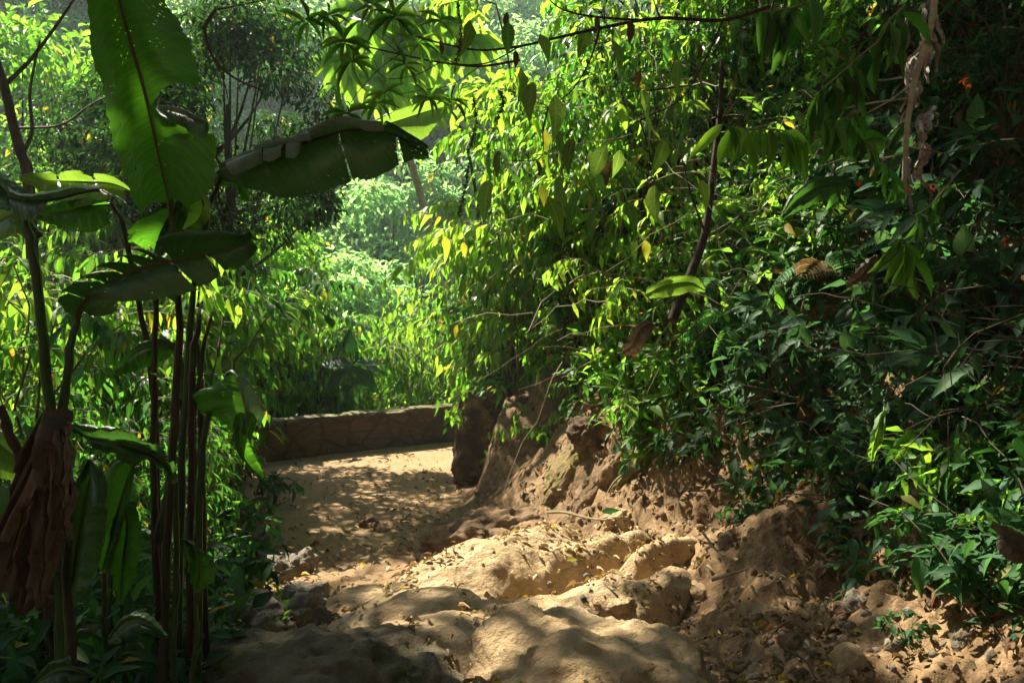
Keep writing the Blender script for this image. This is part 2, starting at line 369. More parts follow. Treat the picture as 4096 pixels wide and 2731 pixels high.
b = N(t, 'ShaderNodeBump', _Strength=.6, _Distance=.05); t.links.new(mth(t, 'ADD', joint, mth(t, 'MULTIPLY', noise(t, 25, 5), .4)), b.inputs['Height']); t.links.new(b.outputs[0], pb.inputs['Normal']); t.links.new(pb.outputs[0], out.inputs[0])
M['wall'] = m
mb = MB(); tg = unit(np.gradient(WL, axis=0)); nr = np.stack([tg[:, 1], -tg[:, 0], 0 * tg[:, 0]], 1)     # towards the path
prof = [(.02, -.35), (.0, .0), (-.01, .22), (0, .44), (.015, .59), (-.02, .635), (-.16, .66), (-.34, .64), (-.4, .60), (-.4, -.6)]
rows = []
for k, (o, h) in enumerate(prof):
    base = -.94 + .0 * WL[:, 0]
    pts = WL + nr * o; pts[:, 2] = base + h
    nz = fbm(np.stack([pts[:, 0] * 3, pts[:, 1] * 3, pts[:, 2] * 5], 1), 3, 77)
    pts = pts + nr * (nz * .03)[:, None]; pts[:, 2] += nz * .022 * (k > 3); rows.append(pts)
P = np.stack(rows, 1)
# finer rows for rubble relief
u = np.linspace(0, len(prof) - 1, 46); i0 = np.minimum(u.astype(int), len(prof) - 2); f = (u - i0)[None, :, None]
P = P[:, i0] * (1 - f) + P[:, i0 + 1] * f
mb.grid(P[:, ::-1])
wall = mb.build('stone_wall', m); tag(wall, 'low curved rubble stone wall in shade along the outer edge of the path, its top lit and mossy', 'wall')

# ------------------------------------------------------------------ rocks
def rock(name, c, h, mat, label, seed=0, rz=0, tilt=(0, 0), sub=5, amp=.22, power=.75, fine=.05, strat=0, rg=.075, cat='rock', group=None, freq=1.1):
    bm = bmesh.new(); bmesh.ops.create_icosphere(bm, subdivisions=sub, radius=1)
    V = np.array([v.co[:] for v in bm.verts]); Fc = np.array([[v.index for v in f.verts] for f in bm.faces]); bm.free()
    V = np.sign(V) * np.abs(V) ** power; V = V / np.max(np.abs(V), axis=0)
    n = unit(V); h = np.array(h, float)
    sz = V * h / max(h)
    dsp = amp * fbm(sz * freq * 1.6 + seed * 3.1, 3, seed) + fine * fbm(sz * 7 + seed, 4, seed + 50, .6)
    rid = -np.abs(fbm(sz * freq * 2.2 + seed, 3, seed + 9)) * amp * .6 - np.abs(fbm(sz * [3.4, 5, 7] + seed, 4, seed + 19, .6)) * rg
    if strat:
        ax = sz @ np.array([.35, .25, .9]); dsp = dsp + strat * np.abs(((ax * 7 + .8 * fbm(sz * 2, 3, seed + 5)) % 1) - .5)
    V = V + n * (dsp + rid)[:, None]
    V = V * h
    cx, sx = math.cos(tilt[0]), math.sin(tilt[0]); V = V @ np.array([[1, 0, 0], [0, cx, -sx], [0, sx, cx]]).T
    cy_, sy = math.cos(tilt[1]), math.sin(tilt[1]); V = V @ np.array([[cy_, 0, sy], [0, 1, 0], [-sy, 0, cy_]]).T
    cz, sz_ = math.cos(rz), math.sin(rz); V = V @ np.array([[cz, -sz_, 0], [sz_, cz, 0], [0, 0, 1]]).T
    mb = MB(); mb.add(V, t=Fc); o = mb.build(name, mat); o.location = c
    return tag(o, label, cat, group)
R_ = math.radians
rock('boulder', (-.78, 3.25, -.30), (.72, .62, .50), M['moss'], 'big rounded dark boulder with moss on its crown, lowest beside the heliconia stems', 1, .3, (0, .06), 6, .12, .9, rg=.045)
rock('flat_boulder', (.36, 3.35, -.22), (.62, .60, .36), M['rock'], 'broad flat worn boulder with a cracked blunt end, in the middle of the way', 2, -.12, (.06, .02), 6, .14, .68, .045, .05, rg=.05)
rock('dark_ledge', (-.45, 5.95, -.62), (.2, .26, .24), M['soilrock'], 'small hollowed rock with a dark undercut beside the sunlit hump', 9, .3, (0, 0), 5, .5, .8, .08)
rock('clay_rock', (-.9, 6.9, -.93), (.55, .28, .17), M['soilrock'], 'low earth covered rock step where the path begins', 10, .1, (0, 0), 5, .35, .8, .08)
# one worn slab of bedrock that steps down to the path
gx = np.linspace(-1.9, 1.55, 330); gy = np.linspace(2.9, 7.3, 420); GX, GY = np.meshgrid(gx, gy)
x_, y_ = GX.ravel(), GY.ravel(); wx = x_ + .10 * fbm(np.stack([x_ * 1.6, y_ * 1.6, 0 * x_], 1), 3, 61); wy = y_ + .12 * fbm(np.stack([x_ * 1.6, y_ * 1.6, 0 * x_], 1), 3, 62)
acc = np.zeros_like(x_); KS = 11.
for cx_, cy_, rx, ry, ro, zt, pw in [(-.25, 3.75, .80, .50, .1, .06, 3), (-.25, 4.4, 1.2, .42, .12, -.06, 3), (.62, 4.6, .42, .38, .3, -.08, 2.6), (-.22, 5.35, .50, .95, -.5, -.10, 3), (.18, 5.75, .30, .95, -.62, -.10, 2.5), (.62, 5.75, .24, .9, -.8, -.10, 2.5), (.95, 5.3, .2, .7, -.9, -.06, 2.5), (-1.0, 5.15, .44, .62, -.3, -.33, 2.8), (-.75, 4.75, .4, .3, 0, -.26, 2.5), (1.0, 4.75, .3, .4, -.6, -.02, 2.5)]:
    c_, s_ = math.cos(ro), math.sin(ro); u_ = ((wx - cx_) * c_ + (wy - cy_) * s_) / rx; v_ = (-(wx - cx_) * s_ + (wy - cy_) * c_) / ry
    acc += np.exp(KS * (zt - .34 * np.clip(u_ * u_ + v_ * v_, 0, 9) ** (pw / 2)))
Z = np.log(acc + 1e-9) / KS; fu = x_ * .5 + y_ * .86; fv = x_ * .86 - y_ * .5; o_ = 0 * x_
Z += .024 * fbm(np.stack([fu * 1.1, fv * 4.2, o_], 1), 4, 63) - .032 * np.abs(fbm(np.stack([fu * .9, fv * 3.0, o_ + 3], 1), 3, 64)) + .010 * fbm(np.stack([x_ * 11, y_ * 11, o_], 1), 4, 65, .6)
Z -= .03 * np.clip(fbm(np.stack([x_ * 5, y_ * 5, o_], 1), 3, 66) - .35, 0, 1)
Z = np.maximum(Z, terr(x_, y_) - .12)
mb = MB(); mb.grid(np.stack([GX, GY, Z.reshape(GX.shape)], -1)); tag(mb.build('rock_slab', M['rock']), 'worn sandy slab of bedrock stepping down to the path, sunlit on its far humps', 'rock')
def surf(x, y):
    z = terr(x, y); i = np.clip(((x + 1.9) / 3.45 * 329).astype(int), 0, 329); j = np.clip(((y - 2.9) / 4.4 * 419).astype(int), 0, 419)
    s_ = Z.reshape(GX.shape)[j, i]; ins = (x > -1.85) & (x < 1.5) & (y > 2.95) & (y < 7.25); return np.where(ins, np.maximum(z, s_), z)
# boulders at the bend
rock('bend_boulder', (-.42, 11.05, -.35), (.40, .42, .76), M['crust'], 'tall squared earth-covered boulder standing at the bend of the path', 11, .1, (0, .06), 6, .2, .55, .07)
rock('bend_boulder', (.12, 10.1, -.22), (.33, .4, .68), M['crust'], 'pointed dark boulder leaning beside the squared one at the bend', 12, .5, (.1, .3), 6, .28, .6, .06)
rock('lichen_slab', tuple(hit(568, 462) - [0, 0, .08]), (.14, .3, .45), M['mosslit'], 'leaning slab with olive lichen between the pointed boulder and the earth bank', 13, .2, (.15, .55), 6, .2, .6, .07)
rock('bank_rib', tuple(hit(602, 468) - [0, 0, .08]), (.10, .24, .42), M['soilrock'], 'pale upright rock rib in the sunlit bank', 14, .2, (.1, .6), 5, .3, .7, .08)
rock('bank_rib', tuple(hit(628, 462) - [0, 0, .08]), (.09, .24, .42), M['mosslit'], 'second pale rock rib in the bank, nearer the undergrowth', 15, .1, (.15, .62), 5, .35, .7, .08)
rock('bank_rock', tuple(hit(598, 425) - [0, 0, .08]), (.3, .26, .14), M['crust'], 'brown rock overhanging among dry leaves above the lichen slab', 16, .3, (0, .2), 5, .3, .7, .08)
rock('bank_rock', (.02, 7.0, -.62), (.22, .16, .17), M['soilrock'], 'small dark wedge of rock at the foot of the bank slope', 17, .4, (0, 0), 4, .4, .6, .08)
rock('earth_mound', (-.25, 7.9, -.85), (.8, .6, .36), M['soilrock'], 'rounded mound of red earth sloping onto the path', 18, -.5, (0, -.2), 6, .25, .95, .06)
# edging stones on the outer side
for k, (px, py, Y, h, mt, lb) in enumerate([
    (262, 545, 6.5, (.26, .22, .2), 'greyrock', 'blocky lit-topped stone edging the path, half hidden by leaves'),
    (285, 573, 5.9, (.28, .26, .2), 'greyrock', 'rough dark stone just below the lit-topped edging stone'),
    (300, 600, 5.2, (.15, .18, .13), 'greyrock', 'angular stone at the edge of the dappled rock'),
    (252, 622, 4.6, (.26, .2, .15), 'greyrock', 'flat black stone beside the mossy boulder'),
    (292, 620, 4.45, (.22, .2, .14), 'greyrock', 'split dark stone behind the crown of the mossy boulder'),
    (330, 612, 4.7, (.2, .14, .1), 'greyrock', 'low dark stone in front of the dappled rock'),
    (235, 515, 7.6, (.3, .25, .18), 'greyrock', 'stone in the leaves near the near end of the wall'),
    (368, 524, 7.75, (.13, .11, .10), 'soilrock', 'loose fist-shaped stone standing alone on the path'),
    (382, 531, 7.5, (.10, .09, .06), 'soilrock', 'flat chip of stone lying by the loose stone on the path'),
    (588, 601, 4.62, (.12, .07, .055), 'rock', 'pale oblong stone lying behind the flat boulder'),
    (618, 603, 4.5, (.09, .07, .04), 'rock', 'small pale stone next to the oblong one'),
    (852, 663, 3.25, (.085, .07, .075), 'rock', 'rounded cobble set in the orange earth, lower part of the bank'),
    (856, 602, 3.55, (.055, .05, .06), 'greyrock', 'egg-shaped cobble sticking out of the dark bank'),
    (842, 606, 3.5, (.04, .035, .035), 'soilrock', 'small round cobble paired with the egg-shaped one'),
    (965, 640, 2.9, (.05, .04, .045), 'greyrock', 'grey pebble high in the sunlit orange earth'),
    (780, 480, 5.0, (.10, .08, .12), 'greyrock', 'grey stone under the edge of the undergrowth'),
    (700, 590, 4.3, (.1, .08, .05), 'rock', 'flat stone at the foot of the bank beyond the flat boulder'),
    (620, 520, 6.2, (.14, .1, .1), 'rock', 'buff stone half buried above the pale leaf litter'),
    (672, 545, 5.2, (.13, .1, .08), 'rock', 'rough buff stone in red soil under the bank'),
    (730, 540, 4.9, (.09, .07, .08), 'greyrock', 'dark knob of rock in the middle of the bare bank'),
    (775, 655, 3.4, (.06, .05, .04), 'rock', 'small angular stone near the blunt end of the flat boulder'),
    (790, 640, 3.5, (.05, .05, .03), 'soilrock', 'brown stone among litter below the bank')]):
    p = at(px, py, Y) if k in (4, 9, 10) else hit(px, py); rock('stone', p - np.array([0, 0, h[2] * .15]), h, M[mt], lb, 30 + k, k * .7, (0, 0), 4 if max(h) < .12 else 5, .28, .7, .06, cat='stone', group='loose stones')

# ------------------------------------------------------------------ big leaved plants
def resample(pts, n):
    pts = np.asarray(pts, float); L = np.concatenate([[0], np.cumsum(np.linalg.norm(np.diff(pts, axis=0), axis=1))]); u = np.linspace(0, L[-1], n)
    return np.stack([np.interp(u, L, pts[:, k]) for k in range(3)], 1)
def blade(root, spine, sides, mat, rib='rib', rr0=.012, belly=.03, crinkle=.006, name='leaf_blade', midrib=True, seed=0, cf=(.16, 1.2)):
    """spine: pixels with distance; sides: (s0, s1, [edge pixels with distance], bulge)"""
    S = spline([at(*p) for p in spine], 80); S = resample(S, 81)
    mb = MB(); wax_lit = MB()
    for (s0, s1, e, bul, *pale) in sides:
        n = max(6, int((s1 - s0) * 80)); u = np.linspace(s0, s1, n) * 80
        A = np.stack([np.interp(u, np.arange(81), S[:, k]) for k in range(3)], 1)
        E = resample(spline([at(*p) for p in e], max(len(e) * 6, 12)), n); mm = 9
        v = np.linspace(0, 1, mm)[None, :, None]
        rag = 1 - .05 * np.abs(fbm(np.stack([u * .9, u * 0, u * 0 + seed], 1), 3, seed + 3))[:, None]; E = A + (E - A) * rag
        G = A[:, None] * (1 - v) + E[:, None] * v
        G[..., 1] -= (bul * np.sin(v[..., 0] * math.pi)); G[..., 2] += .5 * abs(bul) * np.sin(v[..., 0] * math.pi)
        ns = fbm(np.stack([np.repeat(u[:, None], mm, 1).ravel() * cf[0], np.repeat(v[..., 0], n, 0).ravel() * cf[1], np.full(n * mm, seed)], 1), 3, seed).reshape(n, mm)
        G[..., 1] += ns * crinkle * 2 * v[..., 0]; G[..., 2] += ns * crinkle * v[..., 0]
        uv = np.stack([np.repeat(v[..., 0] * (1 if bul > 0 else -1), n, 0), np.repeat(u[:, None] / 80, mm, 1) - .12 * np.repeat(v[..., 0], n, 0)], -1)
        (wax_lit if pale else mb).grid(G, uv)
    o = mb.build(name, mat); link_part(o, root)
    if wax_lit.n: wo = wax_lit.build('curled_lit_edge', M['waxy_lit']); wo.parent = o
    if midrib:
        r = MB(); r.tube(S - np.array([0, .004, 0]), np.linspace(rr0, rr0 * .35, 81), 6); ob = r.build('midrib', M[rib]); ob.parent = o
    return o
def stalk(root, pts, r0, r1, mat='stalk', name='stalk', n=24):
    m_ = MB(); S_ = spline([at(*p) for p in pts], n); S_[2:, :2] += .006 * np.cumsum(rng.normal(0, .5, (n - 2, 2)), 0); m_.tube(S_, np.linspace(r0, r1, n) * (1 + .08 * rng.normal(0, 1, n)), 8); o = m_.build(name, M[mat]); link_part(o, root); return o
def root_at(px, Y): p = at(px, 500, Y); return (p[0], p[1], gz(p[0], p[1]))

# plant with the giant upright leaf
r = empty('heliconia', root_at(172, 2.7), 'tall broad-leaved plant whose giant torn upright leaf glows green', 'plant', 'broad-leaved plants beside the path')
sp = [(112, -45, 2.6), (120, 0, 2.6), (132, 45, 2.62), (144, 87, 2.64), (154, 130, 2.66), (162, 168, 2.68), (170, 203, 2.7)]
blade(r, sp, [(0, 1, [(80, -45, 2.5), (87, 0, 2.5), (89, 44, 2.52), (102, 96, 2.55), (107, 122, 2.56), (118, 161, 2.6), (131, 196, 2.62), (141, 215, 2.66)], .03),
              (0, .62, [(158, -45, 2.45), (165, 0, 2.45), (180, 22, 2.45), (190, 42, 2.45), (198, 66, 2.46), (201, 84, 2.48)], .05),
              (.63, .76, [(158, 110, 2.60), (172, 118, 2.52), (186, 128, 2.5), (190, 140, 2.55)], .03),
              (.765, 1.0, [(214, 135, 2.5), (216, 150, 2.5), (215, 180, 2.52), (206, 196, 2.56), (186, 208, 2.62)], .04)], M['blade'], 'brownrib', .009, seed=1)
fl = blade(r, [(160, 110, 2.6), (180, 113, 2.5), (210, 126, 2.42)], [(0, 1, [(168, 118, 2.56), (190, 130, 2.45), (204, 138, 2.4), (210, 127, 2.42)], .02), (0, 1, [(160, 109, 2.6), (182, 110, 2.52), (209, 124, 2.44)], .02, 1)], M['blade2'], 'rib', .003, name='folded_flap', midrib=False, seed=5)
stalk(r, [(170, 203, 2.7), (175, 250, 2.72), (181, 330, 2.74), (182, 420, 2.75), (178, 560, 2.76), (172, 720, 2.78)], .008, .017, 'pseudo', 'stem')
# arching leaf to the right
r = empty('heliconia', root_at(205, 3.0), 'plant with a long dark leaf arching over towards the valley', 'plant', 'broad-leaved plants beside the path')
blade(r, [(216, 186, 3.0), (226, 172, 2.98), (250, 160, 2.95), (285, 149, 2.92), (320, 138, 2.9), (350, 130, 2.9), (385, 132, 2.92), (408, 142, 2.95), (428, 156, 3.0)],
      [(0.02, .60, [(222, 180, 2.98), (240, 186, 2.9), (262, 193, 2.88), (280, 199, 2.88), (303, 198, 2.86), (330, 190, 2.86), (351, 183, 2.86)], .05),
       (.605, .84, [(352, 179, 2.86), (368, 180, 2.86), (386, 173, 2.88), (399, 165, 2.9)], .04),
       (.845, 1, [(404, 163, 2.92), (414, 160, 2.95), (424, 161, 2.98), (429, 158, 3.0)], .03),
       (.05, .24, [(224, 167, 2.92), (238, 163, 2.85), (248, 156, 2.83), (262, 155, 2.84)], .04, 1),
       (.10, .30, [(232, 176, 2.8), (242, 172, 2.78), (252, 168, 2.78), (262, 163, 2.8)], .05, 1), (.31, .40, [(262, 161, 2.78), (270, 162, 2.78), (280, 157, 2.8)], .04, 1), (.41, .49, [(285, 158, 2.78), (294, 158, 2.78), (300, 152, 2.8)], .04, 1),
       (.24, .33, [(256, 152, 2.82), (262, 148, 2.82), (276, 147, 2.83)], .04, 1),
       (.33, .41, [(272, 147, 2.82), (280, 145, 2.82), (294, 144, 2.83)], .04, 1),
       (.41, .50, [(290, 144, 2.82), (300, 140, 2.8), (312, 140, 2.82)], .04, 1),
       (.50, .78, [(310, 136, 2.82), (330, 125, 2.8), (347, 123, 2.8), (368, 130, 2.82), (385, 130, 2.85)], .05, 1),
       (.78, 1, [(393, 125, 2.88), (402, 132, 2.85), (418, 143, 2.88), (430, 151, 2.95)], .04)], M['blade2'], 'brownrib', .010, seed=2)
blade(r, [(216, 184, 3.0), (232, 180, 2.97), (243, 190, 2.95), (248, 202, 2.95)], [(0, 1, [(220, 186, 3), (236, 188, 2.95), (240, 197, 2.94), (248, 203, 2.95)], .01), (0, 1, [(218, 182, 3), (240, 179, 2.97), (249, 190, 2.95), (249, 202, 2.95)], .01)], M['blade'], midrib=False, name='torn_strip')
stalk(r, [(218, 184, 3.0), (211, 205, 3.0), (206, 228, 3.0), (198, 270, 3.0), (190, 330, 3.0), (186, 420, 3.0), (184, 520, 3.0), (180, 720, 3.0)], .009, .016, 'stalk', 'stem')
# mid leaf
r = empty('heliconia', root_at(66, 2.6), 'plant with a feathered black-green leaf on a curved stalk', 'plant', 'broad-leaved plants beside the path')
blade(r, [(78, 320, 2.6), (84, 303, 2.58), (98, 290, 2.56), (120, 277, 2.54), (148, 266, 2.52), (187, 258, 2.5), (226, 249, 2.5), (252, 244, 2.52)],
      [(.0, .12, [(66, 313, 2.55), (56, 300, 2.52), (64, 294, 2.5)], .02), (.13, .26, [(60, 292, 2.48), (72, 283, 2.46), (90, 284, 2.48)], .02),
       (.27, .37, [(76, 279, 2.46), (88, 272, 2.46), (108, 274, 2.47)], .02), (.38, .47, [(92, 268, 2.44), (108, 262, 2.44), (124, 266, 2.46)], .02),
       (.48, .56, [(112, 256, 2.44), (128, 254, 2.44), (140, 258, 2.45)], .02), (.57, .62, [(130, 248, 2.44), (142, 247, 2.44), (150, 254, 2.45)], .02),
       (.63, 1, [(156, 242, 2.42), (160, 236, 2.42), (182, 231, 2.42), (212, 232, 2.44), (240, 235, 2.47), (263, 242, 2.5)], .04),
       (.05, .18, [(90, 316, 2.58), (104, 316, 2.55), (118, 310, 2.54), (122, 304, 2.54)], .02),
       (.19, .60, [(92, 298, 2.5), (115, 301, 2.46), (140, 302, 2.45), (165, 299, 2.45), (192, 292, 2.45), (200, 289, 2.46)], .03),
       (.605, .78, [(200, 285, 2.45), (212, 282, 2.45), (220, 275, 2.46)], .03),
       (.79, 1, [(224, 272, 2.46), (238, 270, 2.46), (250, 259, 2.48), (258, 248, 2.5)], .03)], M['blade2'], 'brownrib', .009, seed=3)
stalk(r, [(78, 320, 2.6), (72, 340, 2.6), (68, 375, 2.6), (65, 430, 2.62), (66, 520, 2.64), (68, 720, 2.66)], .010, .02, 'stalk', 'stem')
# upper left plant
r = empty('heliconia', root_at(60, 2.5), 'plant at the frame edge with a grey-glossy leaf fringed at its tip', 'plant', 'broad-leaved plants beside the path')
blade(r, [(10, 195, 2.5), (30, 200, 2.48), (55, 199, 2.45), (80, 193, 2.42), (100, 190, 2.4)],
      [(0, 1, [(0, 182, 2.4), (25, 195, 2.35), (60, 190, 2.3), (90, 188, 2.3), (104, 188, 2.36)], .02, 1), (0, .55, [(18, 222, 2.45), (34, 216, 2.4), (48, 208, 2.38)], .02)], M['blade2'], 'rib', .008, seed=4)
fr = []
for k in range(7):
    x = 96 + k * 3; fr.append((k / 7, (k + .8) / 7, [(x + 8, 190 + k * 1.5, 2.38), (x + 12, 194 + k * 1.5, 2.37)], .01))
blade(r, [(80, 193, 2.42), (98, 190, 2.4), (112, 196, 2.4), (122, 206, 2.42)], fr, M['blade2'], 'brownrib', .004, name='fringed_tip', seed=6)
blade(r, [(22, 210, 2.5), (10, 192, 2.6), (-5, 178, 2.7)], [(0, 1, [(34, 206, 2.45), (20, 185, 2.5), (0, 172, 2.6)], .02), (0, 1, [(8, 212, 2.45), (-10, 205, 2.5), (-20, 190, 2.6)], .02)], M['blade2'], seed=7)
blade(r, [(40, 235, 2.55), (20, 215, 2.6), (0, 222, 2.65), (-20, 240, 2.7)], [(0, 1, [(30, 240, 2.5), (10, 235, 2.5), (-20, 262, 2.6)], .02), (0, 1, [(36, 215, 2.6), (14, 200, 2.65), (-20, 212, 2.7)], .02)], M['bladelime'], seed=8)
stalk(r, [(18, 205, 2.5), (26, 228, 2.5), (33, 252, 2.5), (43, 300, 2.52), (51, 360, 2.55), (59, 420, 2.58), (64, 520, 2.6), (70, 720, 2.62)], .012, .018, 'stalk', 'stem')
# leaf behind, translucent, with its own stem
r = empty('heliconia', root_at(150, 3.4), 'plant with a ragged translucent leaf held level behind the grey one', 'plant', 'broad-leaved plants beside the path')
blade(r, [(132, 192, 3.3), (112, 184, 3.3), (80, 182, 3.3), (48, 181, 3.3), (24, 178, 3.35)],
      [(0, .3, [(128, 184, 3.25), (112, 176, 3.2), (96, 172, 3.2)], .02), (.31, .62, [(92, 176, 3.2), (78, 170, 3.2), (68, 170, 3.2)], .02), (.63, 1, [(62, 175, 3.2), (44, 172, 3.2), (24, 176, 3.3)], .02),
       (0, 1, [(126, 196, 3.25), (100, 200, 3.2), (76, 206, 3.2), (50, 196, 3.2), (24, 182, 3.3)], .03)], M['bladelime'], seed=9)
blade(r, [(110, 205, 3.3), (92, 207, 3.25), (66, 212, 3.2), (36, 216, 3.2)], [(0, 1, [(112, 222, 3.2), (92, 232, 3.15), (62, 228, 3.15), (36, 220, 3.2)], .03), (0, 1, [(104, 200, 3.2), (80, 198, 3.2), (50, 204, 3.2), (36, 214, 3.2)], .02)], M['blade'], seed=10)
stalk(r, [(112, 203, 3.3), (122, 225, 3.3), (128, 252, 3.3), (137, 300, 3.3), (146, 350, 3.32), (152, 420, 3.34), (155, 560, 3.36), (158, 720, 3.4)], .008, .016, 'pseudo', 'stem')
# rolled young leaves
r = empty('heliconia', root_at(156, 3.1), 'plant with two half unrolled leaves under the giant leaf', 'plant', 'broad-leaved plants beside the path')
blade(r, [(186, 200, 2.95), (178, 215, 2.95), (166, 235, 2.98), (156, 252, 3.0)], [(0, 1, [(175, 205, 2.9), (150, 215, 2.85), (130, 225, 2.85), (128, 240, 2.9), (150, 250, 3)], .04), (0, 1, [(190, 205, 2.95), (184, 225, 2.95), (172, 242, 2.97), (160, 254, 3)], .02)], M['blade'], 'rib', .006, seed=11)
blade(r, [(196, 192, 3.0), (204, 205, 3), (198, 224, 3.02), (186, 232, 3.05)], [(0, 1, [(190, 196, 2.95), (178, 210, 2.92), (172, 226, 2.95), (182, 232, 3)], .03), (0, 1, [(204, 190, 2.95), (212, 202, 2.92), (207, 222, 2.95), (190, 234, 3)], .03)], M['bladelime'], 'rib', .005, seed=12)
blade(r, [(183, 198, 2.9), (176, 215, 2.9), (166, 235, 2.92), (156, 262, 2.95)], [(0, 1, [(180, 200, 2.86), (168, 218, 2.86), (158, 240, 2.88), (153, 262, 2.94)], .02), (0, 1, [(184, 204, 2.88), (179, 222, 2.88), (168, 246, 2.9), (157, 263, 2.94)], .02)], M['blade2'], 'brownrib', .006, seed=13)
stalk(r, [(157, 255, 2.98), (155, 300, 3), (153, 360, 3.02), (152, 420, 3.05), (156, 560, 3.08), (160, 720, 3.1)], .008, .016, 'pseudo', 'stem')
# folded hanging leaf that catches the sun
r = empty('heliconia', root_at(196, 2.9), 'plant whose folded hanging leaf catches the sun on its shoulder in front of the wall', 'plant', 'broad-leaved plants beside the path')
blade(r, [(238, 377, 2.8), (243, 395, 2.76), (247, 415, 2.74), (246, 435, 2.74)], [(0, 1, [(240, 377, 2.8), (250, 386, 2.84), (262, 404, 2.88), (266, 412, 2.88), (258, 428, 2.8)], -.03, 1), (0, 1, [(228, 384, 2.86), (205, 391, 2.9), (188, 397, 2.92), (205, 415, 2.92), (236, 435, 2.8)], .05)], M['blade'], 'rib', .006, seed=14)  # right side paler: sunlit shoulder painted in
blade(r, [(244, 412, 2.75), (240, 440, 2.72), (246, 460, 2.72), (266, 481, 2.72)], [(0, 1, [(234, 418, 2.74), (233, 440, 2.72), (240, 458, 2.71), (264, 482, 2.71)], .02), (0, 1, [(258, 420, 2.74), (252, 440, 2.72), (256, 458, 2.71), (267, 480, 2.71)], -.02)], M['blade'], 'rib', .004, name='leaf_tip', seed=15)
blade(r, [(175, 385, 2.9), (150, 372, 2.95)], [(0, 1, [(170, 380, 2.9), (150, 370, 2.95)], .0), ], M['blade'], midrib=False, name='leaf_scrap', seed=16)
stalk(r, [(240, 380, 2.82), (228, 372, 2.86), (214, 392, 2.88), (203, 430, 2.9), (200, 520, 2.92), (196, 720, 2.95)], .008, .016, 'stalk', 'stem')
# small drooping leaf in the middle
r = empty('heliconia', root_at(182, 3.2), 'plant with a small drooping leaf on a hooked thin stalk among the stems', 'plant', 'broad-leaved plants beside the path')
blade(r, [(178, 347, 3.1), (165, 342, 3.08), (150, 345, 3.05), (134, 354, 3.05), (118, 372, 3.08)], [(0, 1, [(176, 352, 3.1), (162, 362, 3.05), (148, 366, 3.02), (132, 372, 3.02), (116, 375, 3.06)], .03), (0, 1, [(174, 344, 3.1), (160, 340, 3.08), (145, 341, 3.05), (130, 352, 3.03)], .02)], M['blade'], seed=17)
stalk(r, [(178, 347, 3.1), (182, 365, 3.1), (184, 400, 3.12), (184, 520, 3.15), (182, 720, 3.2)], .006, .012, 'stalk', 'stem')
# lower leaves
r = empty('heliconia', root_at(180, 2.8), 'plant with a dark horizontal leaf over upright lower leaves', 'plant', 'broad-leaved plants beside the path')
blade(r, [(176, 482, 2.7), (170, 466, 2.7), (150, 452, 2.65), (120, 442, 2.6), (92, 438, 2.6), (74, 428, 2.6)], [(0, 1, [(178, 468, 2.68), (165, 452, 2.6), (145, 438, 2.55), (115, 428, 2.52), (76, 424, 2.58)], .03), (0, 1, [(172, 476, 2.7), (150, 462, 2.65), (128, 462, 2.6), (100, 452, 2.58), (76, 432, 2.6)], .03)], M['blade2'], seed=18)
blade(r, [(72, 600, 2.6), (76, 560, 2.55), (84, 510, 2.52), (94, 462, 2.55)], [(0, 1, [(70, 590, 2.5), (66, 540, 2.48), (70, 490, 2.48), (92, 461, 2.54)], .03), (0, 1, [(76, 605, 2.5), (98, 565, 2.45), (107, 510, 2.46), (105, 478, 2.5), (95, 461, 2.54)], .03)], M['blade2'], seed=19)
blade(r, [(104, 570, 2.9), (112, 540, 2.88), (122, 500, 2.86), (136, 458, 2.88)], [(0, 1, [(100, 560, 2.85), (104, 520, 2.82), (106, 480, 2.82), (115, 460, 2.84), (134, 457, 2.87)], .03), (0, 1, [(108, 572, 2.85), (118, 540, 2.82), (130, 500, 2.84), (137, 460, 2.87)], .02)], M['blade'], seed=20)
blade(r, [(122, 600, 2.95), (124, 560, 2.92), (128, 530, 2.9), (124, 495, 2.92)], [(0, 1, [(118, 600, 2.9), (108, 560, 2.86), (110, 520, 2.86), (123, 496, 2.9)], .03), (0, 1, [(126, 605, 2.9), (139, 560, 2.86), (140, 520, 2.86), (126, 495, 2.9)], .03)], M['blade'], seed=21)
blade(r, [(198, 590, 2.7), (200, 570, 2.68), (195, 545, 2.66), (184, 538, 2.7)], [(0, 1, [(194, 592, 2.65), (190, 575, 2.62), (184, 555, 2.64), (183, 540, 2.68)], .02), (0, 1, [(204, 590, 2.65), (216, 575, 2.62), (210, 556, 2.62), (190, 542, 2.66)], .03)], M['blade'], seed=22)
blade(r, [(112, 640, 2.4), (130, 622, 2.38), (150, 624, 2.38), (168, 636, 2.4)], [(0, 1, [(114, 646, 2.35), (135, 632, 2.33), (168, 637, 2.4)], .02), (0, 1, [(110, 636, 2.4), (125, 614, 2.4), (148, 612, 2.4), (168, 635, 2.4)], .02)], M['blade2'], seed=23)
blade(r, [(30, 690, 2.2), (60, 668, 2.2), (85, 672, 2.2), (97, 674, 2.2)], [(0, 1, [(28, 694, 2.15), (60, 684, 2.15), (97, 675, 2.2)], .02), (0, 1, [(30, 684, 2.2), (58, 656, 2.2), (82, 664, 2.2), (97, 673, 2.2)], .02)], M['blade2'], seed=24)
stalk(r, [(176, 480, 2.7), (178, 540, 2.74), (176, 600, 2.77), (174, 720, 2.8)], .008, .014, 'stalk', 'stem')
stalk(r, [(72, 600, 2.6), (70, 640, 2.6), (68, 720, 2.6)], .008, .012, 'stalk', 'leaf_stalk')
stalk(r, [(104, 570, 2.9), (104, 640, 2.9), (106, 720, 2.9)], .008, .012, 'stalk', 'leaf_stalk')
stalk(r, [(122, 600, 2.95), (122, 650, 2.95), (124, 720, 2.95)], .008, .012, 'stalk', 'leaf_stalk')
